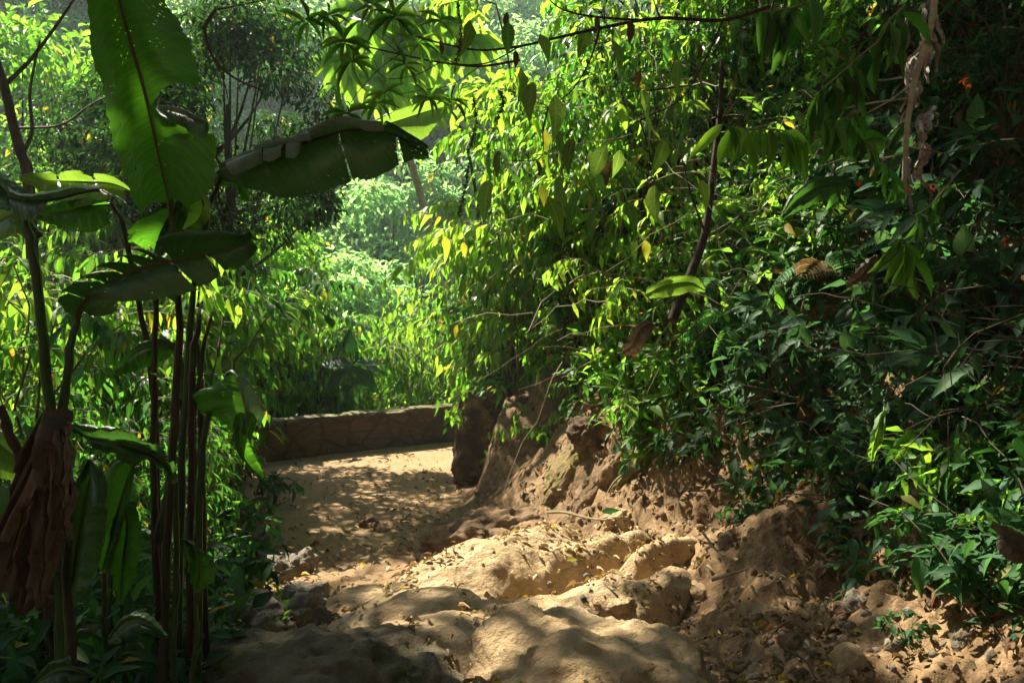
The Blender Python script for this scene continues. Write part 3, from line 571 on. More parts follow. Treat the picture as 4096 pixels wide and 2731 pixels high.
stalk(r, [(198, 590, 2.7), (198, 640, 2.72), (196, 720, 2.75)], .006, .010, 'stalk', 'leaf_stalk')
# bright leaf low at the left edge
r = empty('heliconia', root_at(-10, 3.6), 'plant at the frame edge with one bright yellow-green round-ended leaf', 'plant', 'broad-leaved plants beside the path')
blade(r, [(-20, 425, 3.4), (5, 448, 3.4), (24, 462, 3.4), (34, 472, 3.4)], [(0, 1, [(-20, 440, 3.35), (-8, 470, 3.35), (10, 482, 3.35), (30, 476, 3.4)], .03), (0, 1, [(-10, 430, 3.35), (16, 436, 3.35), (34, 452, 3.35), (36, 470, 3.4)], .03)], M['bladelime'], seed=25)
blade(r, [(-25, 500, 3.0), (0, 520, 3.0), (20, 560, 3.0), (26, 600, 3.0)], [(0, 1, [(-30, 520, 2.9), (-20, 560, 2.9), (0, 590, 2.9), (24, 602, 3)], .03), (0, 1, [(-20, 485, 2.95), (20, 490, 2.95), (40, 540, 2.95), (28, 600, 3)], .03)], M['blade2'], seed=26)
stalk(r, [(-20, 425, 3.4), (-18, 500, 3.5), (-12, 720, 3.6)], .01, .016, 'stalk', 'stem')
# withered leaf
r = empty('heliconia', root_at(64, 2.3), 'plant with a withered brown leaf hanging folded like a cloak', 'plant', 'broad-leaved plants beside the path')
blade(r, [(60, 418, 2.3), (48, 455, 2.26), (38, 500, 2.24), (36, 550, 2.26), (44, 602, 2.3)],
      [(0, 1, [(52, 424, 2.3), (34, 455, 2.24), (16, 495, 2.2), (0, 540, 2.2), (2, 566, 2.22), (22, 580, 2.24), (38, 604, 2.3)], .07),
       (0, 1, [(66, 420, 2.26), (70, 450, 2.2), (74, 500, 2.2), (70, 520, 2.22), (64, 560, 2.22), (60, 590, 2.24), (50, 604, 2.3)], .09)], M['deadcore'], 'brownrib', .006, crinkle=.032, cf=(.10, 4.5), name='withered_blade', seed=27)
blade(r, [(60, 418, 2.28), (46, 440, 2.2), (30, 480, 2.16), (6, 535, 2.15)], [(0, 1, [(52, 422, 2.25), (38, 446, 2.15), (22, 482, 2.12), (0, 530, 2.12)], .03), (0, 1, [(64, 424, 2.25), (52, 450, 2.16), (36, 490, 2.13), (10, 540, 2.13)], .03)], M['deadblade'], crinkle=.012, cf=(.06, 3), midrib=False, name='rolled_edge', seed=28)
blade(r, [(64, 420, 2.26), (68, 450, 2.2), (72, 490, 2.18), (74, 507, 2.18)], [(0, 1, [(60, 424, 2.22), (58, 460, 2.15), (60, 495, 2.14), (70, 508, 2.16)], .03), (0, 1, [(68, 424, 2.24), (73, 455, 2.18), (77, 500, 2.17), (76, 508, 2.17)], .02)], M['deadblade'], crinkle=.012, cf=(.06, 3), midrib=False, name='rolled_edge', seed=29)
for k_, (xa, xb, yb, wv_) in enumerate([(50, 10, 575, 3), (58, 44, 604, 3), (66, 70, 545, 3)]):
    blade(r, [(xa, 425, 2.22), ((xa * 2 + xb) / 3 - 2, 480, 2.16), (xb, yb, 2.17)], [(0, 1, [(xa - wv_, 430, 2.2), ((xa * 2 + xb) / 3 - wv_ - 3, 482, 2.14), (xb - 2, yb, 2.16)], .012), (0, 1, [(xa + wv_, 430, 2.2), ((xa * 2 + xb) / 3 + wv_, 484, 2.15), (xb + 3, yb - 6, 2.17)], .012)], M['deadblade'], 'brownrib', .003, crinkle=.014, cf=(.14, 3), midrib=False, name='shredded_strip', seed=60 + k_)
stalk(r, [(64, 416, 2.32), (62, 470, 2.34), (63, 560, 2.35), (66, 720, 2.36)], .009, .017, 'pseudo', 'stem')
# bare and broken stems
def stem_thing(pts, r0, r1, mat, label, side=None):
    rt = empty('cut_stem', at(*pts[-1]), label, 'stem', 'bare stems among the broad-leaved plants')
    stalk(rt, pts, r0, r1, mat, 'stem_shaft')
    m_ = MB(); P0 = at(*pts[0]); P1 = at(*pts[1]); dd = unit((P0 - P1)[None])[0]
    for k in range(5):
        a = k * 1.3; o_ = np.array([math.cos(a), math.sin(a), 0]) * r0 * .6
        m_.tube(np.array([P0 + o_ - dd * .02, P0 + o_ * 1.2 + dd * (.02 + .02 * (k % 3))]), [r0 * .3, r0 * .1], 4)
    o = m_.build('frayed_tip', M['brownrib']); link_part(o, rt)
stem_thing([(199, 318, 2.9), (196, 360, 2.9), (192, 420, 2.92), (190, 600, 2.95), (188, 720, 3)], .010, .016, 'pseudo', 'brown broken stem, upright, ending below the dark middle leaf')
stem_thing([(211, 317, 2.92), (203, 350, 2.92), (194, 395, 2.92), (191, 430, 2.94), (191, 500, 2.95)], .006, .011, 'pseudo', 'thin brown broken stem leaning off the upright one')
stem_thing([(196, 335, 3.2), (200, 400, 3.2), (203, 460, 3.2), (207, 560, 3.22), (210, 720, 3.25)], .009, .018, 'pseudo', 'reddish striped bare stem standing closest to the wall')
stem_thing([(0, 405, 3.0), (12, 445, 3.0), (24, 485, 3.0), (40, 560, 3.0), (60, 720, 3.0)], .016, .022, 'bark', 'dark leaning stem crossing the bright leaf at the frame edge')
stem_thing([(158, 540, 3.0), (166, 480, 3.0), (170, 430, 3.0), (172, 400, 3.0)], .02, .010, 'pseudo', 'short slanting stem behind the thickest stem')
stem_thing([(112, 560, 3.2), (110, 610, 3.2), (108, 720, 3.2)], .012, .018, 'pseudo', 'stub of stem under the upright lower leaves')
stem_thing([(40, 600, 3.1), (44, 640, 3.1), (46, 720, 3.1)], .012, .018, 'pseudo', 'black stub of stem below the withered leaf')


# ------------------------------------------------------------------ foliage builders (local coordinates, one mesh per part, copied as objects)
def shrub(name, seed, h, nst, L, mat, tm=LANCE, W=.3, twigs=8, nl=7, down=.8, spread=.6, twigmat='twig', open_=.3, rad=.010, tl=(.25, .5), whorl=False):
    g = np.random.default_rng(seed); root = bpy.data.objects.new(name, None); root.empty_display_size = .1
    B = MB(); Lf = MB(); P = []; D = []
    for k in range(nst):
        az = k / nst * 6.283 + g.uniform(-.5, .5); lean = g.uniform(.25, 1) * spread; hh = h * g.uniform(.65, 1.05)
        dr = np.array([math.cos(az), math.sin(az), 0])
        S = spline([(0, 0, -.1), dr * lean * hh * .25 + [0, 0, hh * .4], dr * lean * hh * .65 + [0, 0, hh * .8], dr * lean * hh * 1.15 + [0, 0, hh * g.uniform(.82, 1.0)]], 14)
        S[1:] += g.normal(0, .012 * h, (13, 3)); B.tube(S, np.linspace(rad * h, rad * h * .3, 14), 4, False)
        for j in range(twigs):
            u = g.uniform(open_, 1); p0 = S[int(u * 13)]; a2 = az + g.uniform(-1.6, 1.6); ln = h * g.uniform(*tl)
            e = np.array([math.cos(a2), math.sin(a2), g.uniform(-.1, .75)]); e /= np.linalg.norm(e)
            T = np.array([p0 + e * ln * q + np.array([0, 0, -.45 * ln * q * q]) for q in np.linspace(0, 1, 6)]) + g.normal(0, .004, (6, 3))
            B.tube(T, np.linspace(rad * h * .3, rad * h * .12, 6), 3, False)
            for i in range(nl):
                q = .2 + .8 * i / max(1, nl - 1); x = q * 5; i0 = min(int(x), 4); c = T[i0] * (1 - x + i0) + T[i0 + 1] * (x - i0)
                ax = unit((T[i0 + 1] - T[i0])[None])[0]
                o = g.normal(0, 1, 3); o -= ax * (o @ ax); o /= np.linalg.norm(o)
                dd = ax * .5 + o * .8 + np.array([0, 0, -down])
                P.append(c); D.append(dd)
            if whorl:
                for i in range(7):
                    a3 = i / 7 * 6.283; P.append(T[-1]); D.append(np.array([math.cos(a3), math.sin(a3), g.uniform(-.5, .1)]))
    P = np.array(P); D = np.array(D); n = len(P)
    nr = np.stack([g.normal(0, .35, n), g.normal(0, .35, n), np.ones(n)], 1) + .6 * np.stack([D[:, 0], D[:, 1], 0 * D[:, 0]], 1)
    leaves(Lf, tm, P, D, nr, L * np.clip(g.normal(.95, .32, n), .3, 1.7), W * g.uniform(.7, 1.25, n))
    parts = []
    for nm, b_, mt in (('branches', B, M[twigmat]), ('foliage', Lf, M[mat])):
        o = bpy.data.objects.new(nm, b_.mesh(nm)); o.data.materials.append(mt); parts.append(o); o.parent = root
    return root, parts
def fern(name, seed, L, nf, mat, tm=MEDL, dead=False):
    g = np.random.default_rng(seed); root = bpy.data.objects.new(name, None); parts = []
    for k in range(nf):
        B = MB(); az = k / nf * 6.283 + g.uniform(-.4, .4); dr = np.array([math.cos(az), math.sin(az), 0]); l = L * g.uniform(.7, 1.1)
        S = spline([(0, 0, 0), dr * l * .3 + [0, 0, l * .34], dr * l * .65 + [0, 0, l * .38], dr * l * 1.0 + [0, 0, l * .12]], 26); B.tube(S, np.linspace(.006, .0015, 26) * L * 1.4, 3, False)
        sd_ = np.cross(dr, [0, 0, 1]); tg_ = unit(np.gradient(S, axis=0)); idx = np.arange(4, 26)
        for sgn in (-1, 1):
            t_ = (idx - 4) / 21; ll = l * .26 * np.sin(np.pi * (.12 + .84 * t_)) ** .8
            D = sgn * sd_[None] + tg_[idx] * .45 + np.array([0, 0, -.25]); leaves(B, tm, S[idx], D, np.tile([0, 0, 1.], (len(idx), 1)) + dr * .2, ll, np.full(len(idx), .24))
        o = bpy.data.objects.new('frond', B.mesh('frond')); o.data.materials.append(M[mat]); o.parent = root; parts.append(o)
    return root, parts
def crown(name, seed, R, H, nclump, nleaf, L, mat, tm=TINY, W=.45, trunk_h=3, tr=.15, droop=.4, lean=0, bark='bark', flat=.75):
    """tree: tapered trunk with limbs, crown of leaf clumps with gaps"""
    g = np.random.default_rng(seed); root = bpy.data.objects.new(name, None); B = MB(); Lf = MB()
    top = np.array([lean, 0, trunk_h + H * .6]); S = spline([(0, 0, -.5), (lean * .3 + g.normal(0, .1), g.normal(0, .1), trunk_h * .5), (lean * .7, 0, trunk_h), top], 12); B.tube(S, np.linspace(tr, tr * .25, 12), 7, False)
    P = []; D = []
    for k in range(nclump):
        v = g.normal(0, 1, 3); v /= np.linalg.norm(v); v *= g.uniform(.45, 1) ** .5; c = np.array([v[0] * R, v[1] * R, trunk_h + H * .5 + v[2] * H * .55])
        if k % 2 == 0:
            s0 = S[g.integers(5, 11)]; m_ = (s0 + c) / 2 + [0, 0, -.08 * R]; B.tube(spline([s0, m_, c], 6), np.linspace(tr * .3, tr * .06, 6), 4, False)
        n = int(nleaf * g.uniform(.5, 1.4)); r = R * g.uniform(.16, .32); q = g.normal(0, 1, (n, 3)); q = unit(q) * (g.uniform(.3, 1, (n, 1)) ** .6) * r * [1.2, 1.2, flat]
        P.append(c + q); dd = unit(q) * .7 + g.normal(0, .5, (n, 3)); dd[:, 2] -= droop; D.append(dd)
    P = np.concatenate(P); D = np.concatenate(D); n = len(P); nr = np.stack([g.normal(0, .5, n), g.normal(0, .5, n), np.ones(n)], 1)
    leaves(Lf, tm, P, D, nr, L * g.uniform(.6, 1.3, n), np.full(n, W)); parts = []
    for nm, b_, mt in (('trunk', B, M[bark]), ('crown', Lf, M[mat])):
        o = bpy.data.objects.new(nm, b_.mesh(nm)); o.data.materials.append(mt); parts.append(o); o.parent = root
    return root, parts
def put(proto, loc, rz, s, label, cat='shrub', group=None, tilt=(0, 0)):
    r, parts = proto; r['category'] = cat
    return copy_thing(r, parts, loc, rz, s, label, group, tilt)
def base(px, py, Y=None, sink=0):
    p = hit(px, py) if Y is None else at(px, py, Y); return (p[0], p[1], gz(p[0], p[1]) - sink)

# ------------------------------------------------------------------ sun gaps shaped into the unseen shade canopy
LIT = []
for px, py, Y, rad in [(500, 545, 5.7, .6), (480, 565, 5.3, .45), (530, 570, 5.2, .42), (620, 540, 5.6, .5), (560, 590, 4.8, .28), (450, 545, 6.0, .3), (440, 590, 5.0, .22), (560, 540, 6.0, .5), (610, 520, 6.5, .5), (560, 500, 7.6, .5), (610, 470, 7.6, .55), (640, 430, 7.7, .5),
                       (500, 485, 9.6, .5), (450, 520, 8.8, .4), (590, 400, 9, .8), (540, 330, 9.5, 1.2), (640, 330, 8.5, .9), (520, 230, 10, 1.5), (600, 180, 9.5, 1.5), (680, 120, 8.5, 1.1),
                       (640, 250, 9, 1.2), (560, 90, 10, 1.6), (720, 210, 7, .35), (760, 240, 6.5, .3), (760, 210, 6.3, .3), (820, 90, 6, .4), (900, 655, 3.1, .2), (960, 520, 3.3, .42), (930, 490, 3.4, .3), (920, 560, 3.3, .2), (1000, 560, 3.0, .3), (1010, 650, 2.8, .22),
                       (255, 400, 2.85, .2), (230, 392, 2.88, .12), (180, 90, 2.5, .10), (185, 165, 2.5, .10), (120, 120, 2.55, .09), (150, 215, 2.85, .10), (95, 180, 3.2, .3), (30, 455, 3.4, .2), (160, 440, 2.6, .12), (115, 190, 2.4, .12), (150, 60, 2.5, .05), (195, 50, 2.5, .06),
                       (420, 450, 13.2, .6), (370, 480, 10.5, .3), (350, 490, 9.8, .22), (300, 505, 9.2, .2), (420, 470, 11, .25), (330, 470, 11.5, .2), (380, 510, 8.8, .18), (300, 480, 10.5, .12), (430, 495, 9.5, .2), (270, 495, 9.3, .2), (340, 450, 13, .2), (420, 455, 12.5, .2), (370, 485, 10.1, .12), (400, 490, 10, .1),
                       (60, 300, 8, 1.4), (150, 280, 8.5, 1.2), (230, 300, 9, 1.3), (280, 250, 10, 1.5), (0, 240, 8, 1.2), (600, 460, 7.9, .5), (580, 485, 7.6, .4), (345, 570, 5.5, .10), (380, 585, 5.2, .12), (360, 600, 5.0, .05), (600, 620, 4.2, .07), (630, 600, 4.4, .08), (440, 630, 3.9, .04), (480, 640, 3.8, .05), (400, 640, 3.7, .05), (455, 665, 3.5, .05), (610, 640, 3.5, .05), (540, 660, 3.4, .05), (500, 660, 3.3, .04), (410, 655, 3.6, .03), (560, 610, 4.3, .05), (520, 640, 3.9, .05), (660, 600, 4.4, .05), (700, 660, 3.5, .03),
                       (300, 560, 6.2, .10), (260, 540, 6.5, .1), (300, 600, 5.0, .04), (710, 300, 6.5, .25), (690, 370, 6.9, .35), (520, 620, 4.3, .05), (590, 655, 3.4, .04), (640, 640, 3.6, .03)]:
    LIT.append((at(px, py, Y), rad))
LP = np.array([p for p, r in LIT]); LR = np.array([r for p, r in LIT]); LR[LR < .09] *= 2.4; LR[:7] *= 1.35; LR[(LP[:, 0] < -1.5) & (LR > 1)] *= 1.3
def shaded(P, jitter=True):
    """distance of canopy leaves from the sun's path to each lit place"""
    out = np.full(len(P), 1e9)
    for p, r in zip(LP, LR):
        q = P - p; a = q @ SUN; dd = np.linalg.norm(q - a[:, None] * SUN, axis=1) / r; out = np.minimum(out, dd)
    return out
def in_frame(P, pad=30):
    q = P - CAM; y = np.maximum(q[:, 1], .01); c, s = math.cos(PITCH), math.sin(PITCH); fw = q[:, 1] * c - q[:, 2] * s; up = q[:, 1] * s + q[:, 2] * c
    py = 341 - up / np.maximum(fw, .01) * F; px = 512 + q[:, 0] / np.maximum(fw, .01) * F
    return (fw > 0) & (px > -pad) & (px < 1024 + pad) & (py > -pad) & (py < 682 + pad)
def canopy(name, trunk, label, limbs, n, seed):  # unseen tree added to cast shade, its crown opened for the sun patches
    g = np.random.default_rng(seed); rt = empty(name, trunk[0], label, 'tree', 'unseen trees added for shade')
    B = MB(); S = spline(trunk, 16); B.tube(S, np.linspace(.32, .14, 16), 10); P = []
    for e in limbs:
        e = np.array(e, float); s0 = S[-1]; mid = (s0 + e) / 2 + [0, 0, .6]; T = spline([s0, mid, e], 14); T[1:-1] += g.normal(0, .08, (12, 3)); B.tube(T, np.linspace(.12, .03, 14), 6, False)
        for k in range(n // len(limbs)):
            P.append(T[g.integers(3, 14)] + g.normal(0, 1, 3) * [1.5, 1.5, .55])
    P = np.array(P); cl = P
    # every point becomes a spray of leaves; sprays keep clear of the gaps the sun uses
    q = g.normal(0, 1, (len(cl), 26, 3)) * [.32, .32, .14]; pp = (cl[:, None] + q).reshape(-1, 3)
    s = shaded(pp) + g.normal(0, .10, len(pp)); thin = np.repeat(g.uniform(0, 1, len(cl)) < .62, 26); part = np.zeros(len(pp), bool)
    for a_, b_, Y_, r_ in [(330, 630, 3.9, .75), (520, 640, 3.6, .7), (640, 630, 3.8, .32), (420, 600, 4.6, .5), (350, 570, 5.3, .45)]:
        q_ = pp - at(a_, b_, Y_); t_ = q_ @ SUN; part |= np.linalg.norm(q_ - t_[:, None] * SUN, axis=1) < r_
    keep = (s > 1) & ~in_frame(pp) & ~(part & thin)
    pp = pp[keep]; dd = g.normal(0, 1, (len(pp), 3)); dd[:, 2] = -abs(dd[:, 2]) * .5; Lf = MB()
    leaves(Lf, TINY, pp, dd, np.tile([0, 0, 1.], (len(pp), 1)) + rng.normal(0, .3, (len(pp), 3)), g.uniform(.16, .30, len(pp)), np.full(len(pp), .5))
    link_part(B.build('trunk', M['bark']), rt); link_part(Lf.build('crown', M['dark']), rt); return rt
CAN = [('unseen_shade_tree', [(-9.5, 4.5, -2), (-9.2, 5, 3), (-8.2, 6, 8)], 'big unseen tree added beyond the broad-leaved plants to shade them and the path', [(-8, 8, 9), (-6, 8.5, 9), (-4.5, 8, 9.2), (-8, 12, 9.5), (-5.5, 12, 9.3), (-3, 7, 8.7), (-7, 4, 9), (-10, 9, 9.5), (-9, 15, 10), (-6.5, 15.5, 10.4)], 2300),
       ('unseen_shade_tree', [(7.6, 6.5, 6), (7.2, 7, 9), (6.4, 8, 11.5)], 'unseen tree added high on the steep bank to shade the slope and path', [(3.5, 9, 10.5), (1, 9.5, 9.6), (-1.5, 8.5, 9.3), (3, 11.5, 11.5), (0, 12, 11), (5, 6, 11), (2, 6, 10), (4, 4, 10.5), (6, 4, 11), (-1.5, 11, 10.2), (4.5, 13, 13), (6, 10, 12.5)], 2300),
       ('unseen_shade_tree', [(2.5, -5, 1), (1.5, -4.2, 5), (0, -3, 8)], 'unseen tree added behind the viewer to hold back sky light', [(-4, 1, 8), (-1, 2.5, 8), (2, 3, 8.5), (-3, 4.5, 8.6), (0, 5, 8.8), (4, 2, 9), (-6, 2, 8.5), (-5, -3, 8), (3, -5, 8), (0, -7, 8), (-8, -1, 7.5), (-7, -6, 7), (5, -2, 8.5), (7, -5, 8)], 1500)]
for k, (nm, tr_, lb, limbs, n) in enumerate(CAN): canopy(nm, tr_, lb, limbs, n, 100 + k)

# ------------------------------------------------------------------ prototypes
SH_B = [shrub('shrub', 200 + k, 1.5, 7, .20, 'bright', LANCE, .27, 8, 6, .9, .7) for k in range(3)]
SH_L = [shrub('shrub', 210 + k, 1.5, 7, .17, 'lime', OVATE, .36, 8, 6, .9, .6, 'paletwig') for k in range(2)]
M['earthrock'] = M['soilrock']
SH_M = [shrub('shrub', 220 + k, 1.3, 7, .13, 'mid', OVATE, .38, 8, 7, .6, .7) for k in range(3)]
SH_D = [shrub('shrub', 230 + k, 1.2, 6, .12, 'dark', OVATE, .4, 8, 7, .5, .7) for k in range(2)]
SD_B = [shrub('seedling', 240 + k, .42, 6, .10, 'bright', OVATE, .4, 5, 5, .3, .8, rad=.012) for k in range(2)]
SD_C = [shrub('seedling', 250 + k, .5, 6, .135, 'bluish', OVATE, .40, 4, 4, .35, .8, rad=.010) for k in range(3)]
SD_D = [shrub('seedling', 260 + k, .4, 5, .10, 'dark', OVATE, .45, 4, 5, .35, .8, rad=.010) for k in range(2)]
TALL = [shrub('tall_shrub', 270 + k, 3.2, 9, .19, 'bright' if k != 1 else 'lime', OVATE, .32, 16, 8, .95, .5, 'paletwig', .25, .006, (.12, .28)) for k in range(3)]
TALM = [shrub('tall_shrub', 275 + k, 3.2, 8, .19, 'mid', OVATE, .36, 15, 8, .95, .5, 'twig', .2, .006, (.12, .28)) for k in range(2)]
FERN = [fern('fern', 280 + k, .6, 9, 'bluish' if k else 'mid') for k in range(2)]
FERNL = [fern('fern', 284, .55, 9, 'lime')]
FERND = [fern('fern', 286, .6, 4, 'litter')]
CURT = [shrub('climber', 290 + k, 4.6, 9, .155, ['bright', 'mid', 'lime'][k], [OVATE, OVATE, LANCE][k], [.34, .38, .28][k], 26, 8, .65, .24, 'twig', .12, .004, (.07, .16)) for k in range(3)]
def cyc(l, k): return l[k % len(l)]

# leafy screen behind the broad-leaved plants
for k, (px, Y, h, pr, rz, lb) in enumerate([
    (30, 8.0, 1.0, TALL, 0, 'tall leafy shrub behind the stem at the frame edge'), (110, 8.6, 1.05, TALL, 1, 'bright drooping shrub behind the feathered dark leaf'),
    (190, 8.4, .95, TALM, 2, 'darker shrub behind the cluster of stems'), (196, 9.4, 1.0, TALL, 3, 'sunlit drooping shrub below the arching leaf, tallest before the wall'),
    (265, 14.6, 1.0, TALL, 4, 'fine leaved bush behind the near part of the wall'), (70, 10.0, 1.15, TALL, 5, 'pale green bush below the level translucent leaf'),
    (160, 10.5, 1.1, TALL, 0, 'glowing bush seen through the gap under the rolled leaves'), (180, 11.2, 1.15, TALM, 2.4, 'green bush between the giant leaf and the arching leaf'),
    (5, 6.0, .75, TALM, 1.2, 'shady bush low at the frame edge'), (140, 7.0, .62, TALM, 4.1, 'dim bush behind the withered leaf and the next stems'),
    (90, 6.0, .5, TALM, 3.2, 'dark low bush beneath the withered leaf'), (188, 7.6, .45, TALL, 2.9, 'low bush with lit leaves at the near end of the wall'), (180, 6.4, .4, TALM, .4, 'low tangle of leaves between the thick stem and the edging stones'),
    (235, 14.6, 1.1, TALM, 4.4, 'tall dark bush beyond the near end of the wall'), (150, 13.5, 1.45, TALL, 5.2, 'high bush just left of the giant leaf stalk top'), (62, 13.5, 1.5, TALL, 2.2, 'high bush under the tangled slope'), (8, 13, 1.5, TALM, 3.0, 'high bush behind the leaning bare trunk'), (-40, 11, 1.2, TALL, .9, 'tall bush half outside the frame by the tangled slope')]):
    p = at(px, 400, Y); put(cyc(pr, k), (p[0], p[1], gz(p[0], p[1])), rz, (h, h, h), lb, 'shrub', 'shrubs behind the broad-leaved plants')
# bushes beyond the wall
for k, (px, Y, h, pr, rz, lb) in enumerate([
    (345, 16.0, .85, TALL, 0, 'bush with hanging leaves beyond the middle of the wall'), (385, 16.6, 1.0, TALL, 1, 'yellow-green bush beyond the wall, left of the slender trunk'),
    (420, 16.2, .95, TALL, 2, 'loose bush around the foot of the slender trunk'), (310, 15.5, 1.0, TALM, 3, 'dense green bush beyond the wall beneath the arching leaf'),
    (455, 16.4, 1.1, TALL, 4, 'bright bush touching the squared boulder top'), (365, 19, 1.2, TALM, 5, 'bush further down the slope beyond the wall'), (275, 16, 1.25, TALM, .6, 'dark bush down the slope behind the near wall end'),
    (480, 18, 1.3, TALL, 5.6, 'tall thin bush showing above the bend boulders'), (330, 20, 1.5, TALM, 1.6, 'big bush down the slope before the hazy trees'), (430, 21, 1.4, TALL, 3.6, 'open bush before the hazy fronds')]):
    p = at(px, 400, Y); put(cyc(pr, k), (p[0], p[1], gz(p[0], p[1]) - .2), rz, h, lb, 'shrub', 'bushes beyond the wall')
# shrubs on the spur above the bend and on the lit part of the bank
spur = [(500, 13.0, 1.1, TALL, 'drooping shrub rising above the squared boulder'), (520, 11.0, 1.2, TALL, 'tall lit shrub above the pointed boulder'), (555, 10.4, 1.1, TALL, 'tall lit shrub above the lichen slab'),
        (590, 9.8, 1.05, TALM, 'green shrub in the middle of the lit spur'), (625, 9.2, 1.0, TALL, 'bright shrub above the pale rock ribs'), (560, 12.5, 1.25, TALL, 'shrub high on the spur below the long branch'),
        (610, 11.8, 1.2, TALM, 'shrub high on the spur, thick with dead twigs'), (650, 10.8, 1.15, TALL, 'lit shrub near the top behind the dark slanting trunk'), (690, 10.0, 1.1, TALM, 'half shaded shrub behind the dark slanting trunk'),
        (640, 13, 1.3, TALL, 'shrub on the skyline of the spur under the long branch'), (700, 12, 1.2, TALL, 'skyline shrub right above the dark slanting trunk'), (520, 13.5, 1.2, TALL, 'shrub on the far side of the spur over the bend'),
        (500, 14.5, 1.0, TALL, 'outermost drooping shrub of the spur, beside the slender trunk'), (745, 10.5, 1.1, TALM, 'leafy shrub at the top left of the whitish vine'), (590, 14, 1.4, TALL, 'highest shrub seen behind the long branch'), (735, 12.5, 1.3, TALM, 'shrub at the very top edge where the long branch thickens'), (790, 10.5, 1.2, TALM, 'dark bushy shrub at the top edge between the branch and the vine')]
for k, (px, Y, h, pr, lb) in enumerate(spur):
    p = at(px, 400, Y); put(cyc(pr, k), (p[0], p[1], gz(p[0], p[1]) - .15), k * 1.9, h, lb, 'shrub', 'shrubs on the spur above the bend')
bank = [(490, 378, SH_B, .45, 'small shrub draping its leaves over the squared boulder'), (550, 375, SH_B, .5, 'shrub draping over the pointed boulder'), (600, 372, SH_L, .6, 'lit shrub over the dry leaf ledge'), (530, 330, SH_B, 1, 'hanging shrub on the spur, left flank'),
        (575, 310, SH_M, 1, 'green shrub on the spur just above the ledge of dry leaves'), (620, 330, SH_B, .9, 'arching fern-like lit spray above the bank'), (655, 350, SH_L, .8, 'small heart-leaved bush in sun beside the dead curled leaf'),
        (640, 290, SH_M, 1, 'dim shrub under the hanging dead stems'), (690, 300, SH_L, .8, 'shrub with pale glossy leaves left of the dark trunk foot'), (600, 260, SH_B, 1.1, 'yellowish hanging shrub mid-height on the spur'),
        (560, 220, SH_L, 1.1, 'yellow-leaved hanging shrub by the black seed spikes'), (650, 220, SH_B, 1.1, 'shrub crossed by thin black branches'), (700, 220, SH_M, 1.1, 'shaded shrub crossed by the dark slanting trunk'),
        (750, 240, FERNL, 1.2, 'pale fern clump lit right of the dark slanting trunk'), (795, 205, FERN, 1.1, 'cool green fern under the arching spotted leaf'), (775, 255, SH_L, .55, 'lit low herbs below the pale fern'),
        (740, 160, SH_M, 1.1, 'shrub with upright leaves near the top, middle of the bank'), (790, 120, SH_B, .9, 'shrub with long hanging leaves at the top of the bank'), (850, 100, SH_B, .8, 'shrub with narrow leaves left of the whitish vine'),
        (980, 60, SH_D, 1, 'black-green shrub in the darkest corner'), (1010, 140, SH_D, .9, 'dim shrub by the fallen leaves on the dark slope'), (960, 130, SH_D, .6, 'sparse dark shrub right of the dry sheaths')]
for k, (px, py, pr, s, lb) in enumerate(bank):
    b_ = base(px, py); pt = 'fern' if pr in (FERN, FERNL) else 'shrub'
    put(cyc(pr, k), b_, k * 2.3, s, lb, pt, 'plants on the steep bank', (-.25, -.25))
for k, (px, Y, h, z, pr, lb) in enumerate([(512, 11.3, .75, 1.7, CURT, 'climbing curtain of leaves at the left edge of the spur, reaching the top edge'), (545, 11.0, .8, 1.7, CURT, 'leaf curtain behind the veined hanging leaves'), (575, 9.4, .85, 1.5, CURT, 'leaf curtain below the fork of the long branch'), (615, 9.8, .9, 1.6, CURT, 'shadier leaf curtain in the middle of the spur top'),
    (655, 9.0, .85, 1.5, CURT, 'leaf curtain left of the dark slanting trunk top'), (700, 9.4, .9, 1.4, CURT, 'leaf curtain behind the dark slanting trunk top'), (495, 12.3, .6, 1.7, CURT, 'narrow leaf curtain beside the pale torn banana leaf'), (555, 12.2, 1.1, 1.9, CURT, 'tallest leafy mass of the spur against the far slope'), (750, 9.0, .9, 1.4, CURT, 'leaf curtain near the top right of the dark slanting trunk'),
    (640, 11.6, 1.1, 1.9, CURT, 'tall leafy mass behind the spur, cut by the top edge')]):
    p = at(px, 400, Y); put(cyc(pr, k + 1), (p[0], p[1], gz(p[0], p[1]) - .1), k * 1.3 + .5, (h * z * .72,) * 3, lb, 'shrub', 'leaf curtains of the spur')
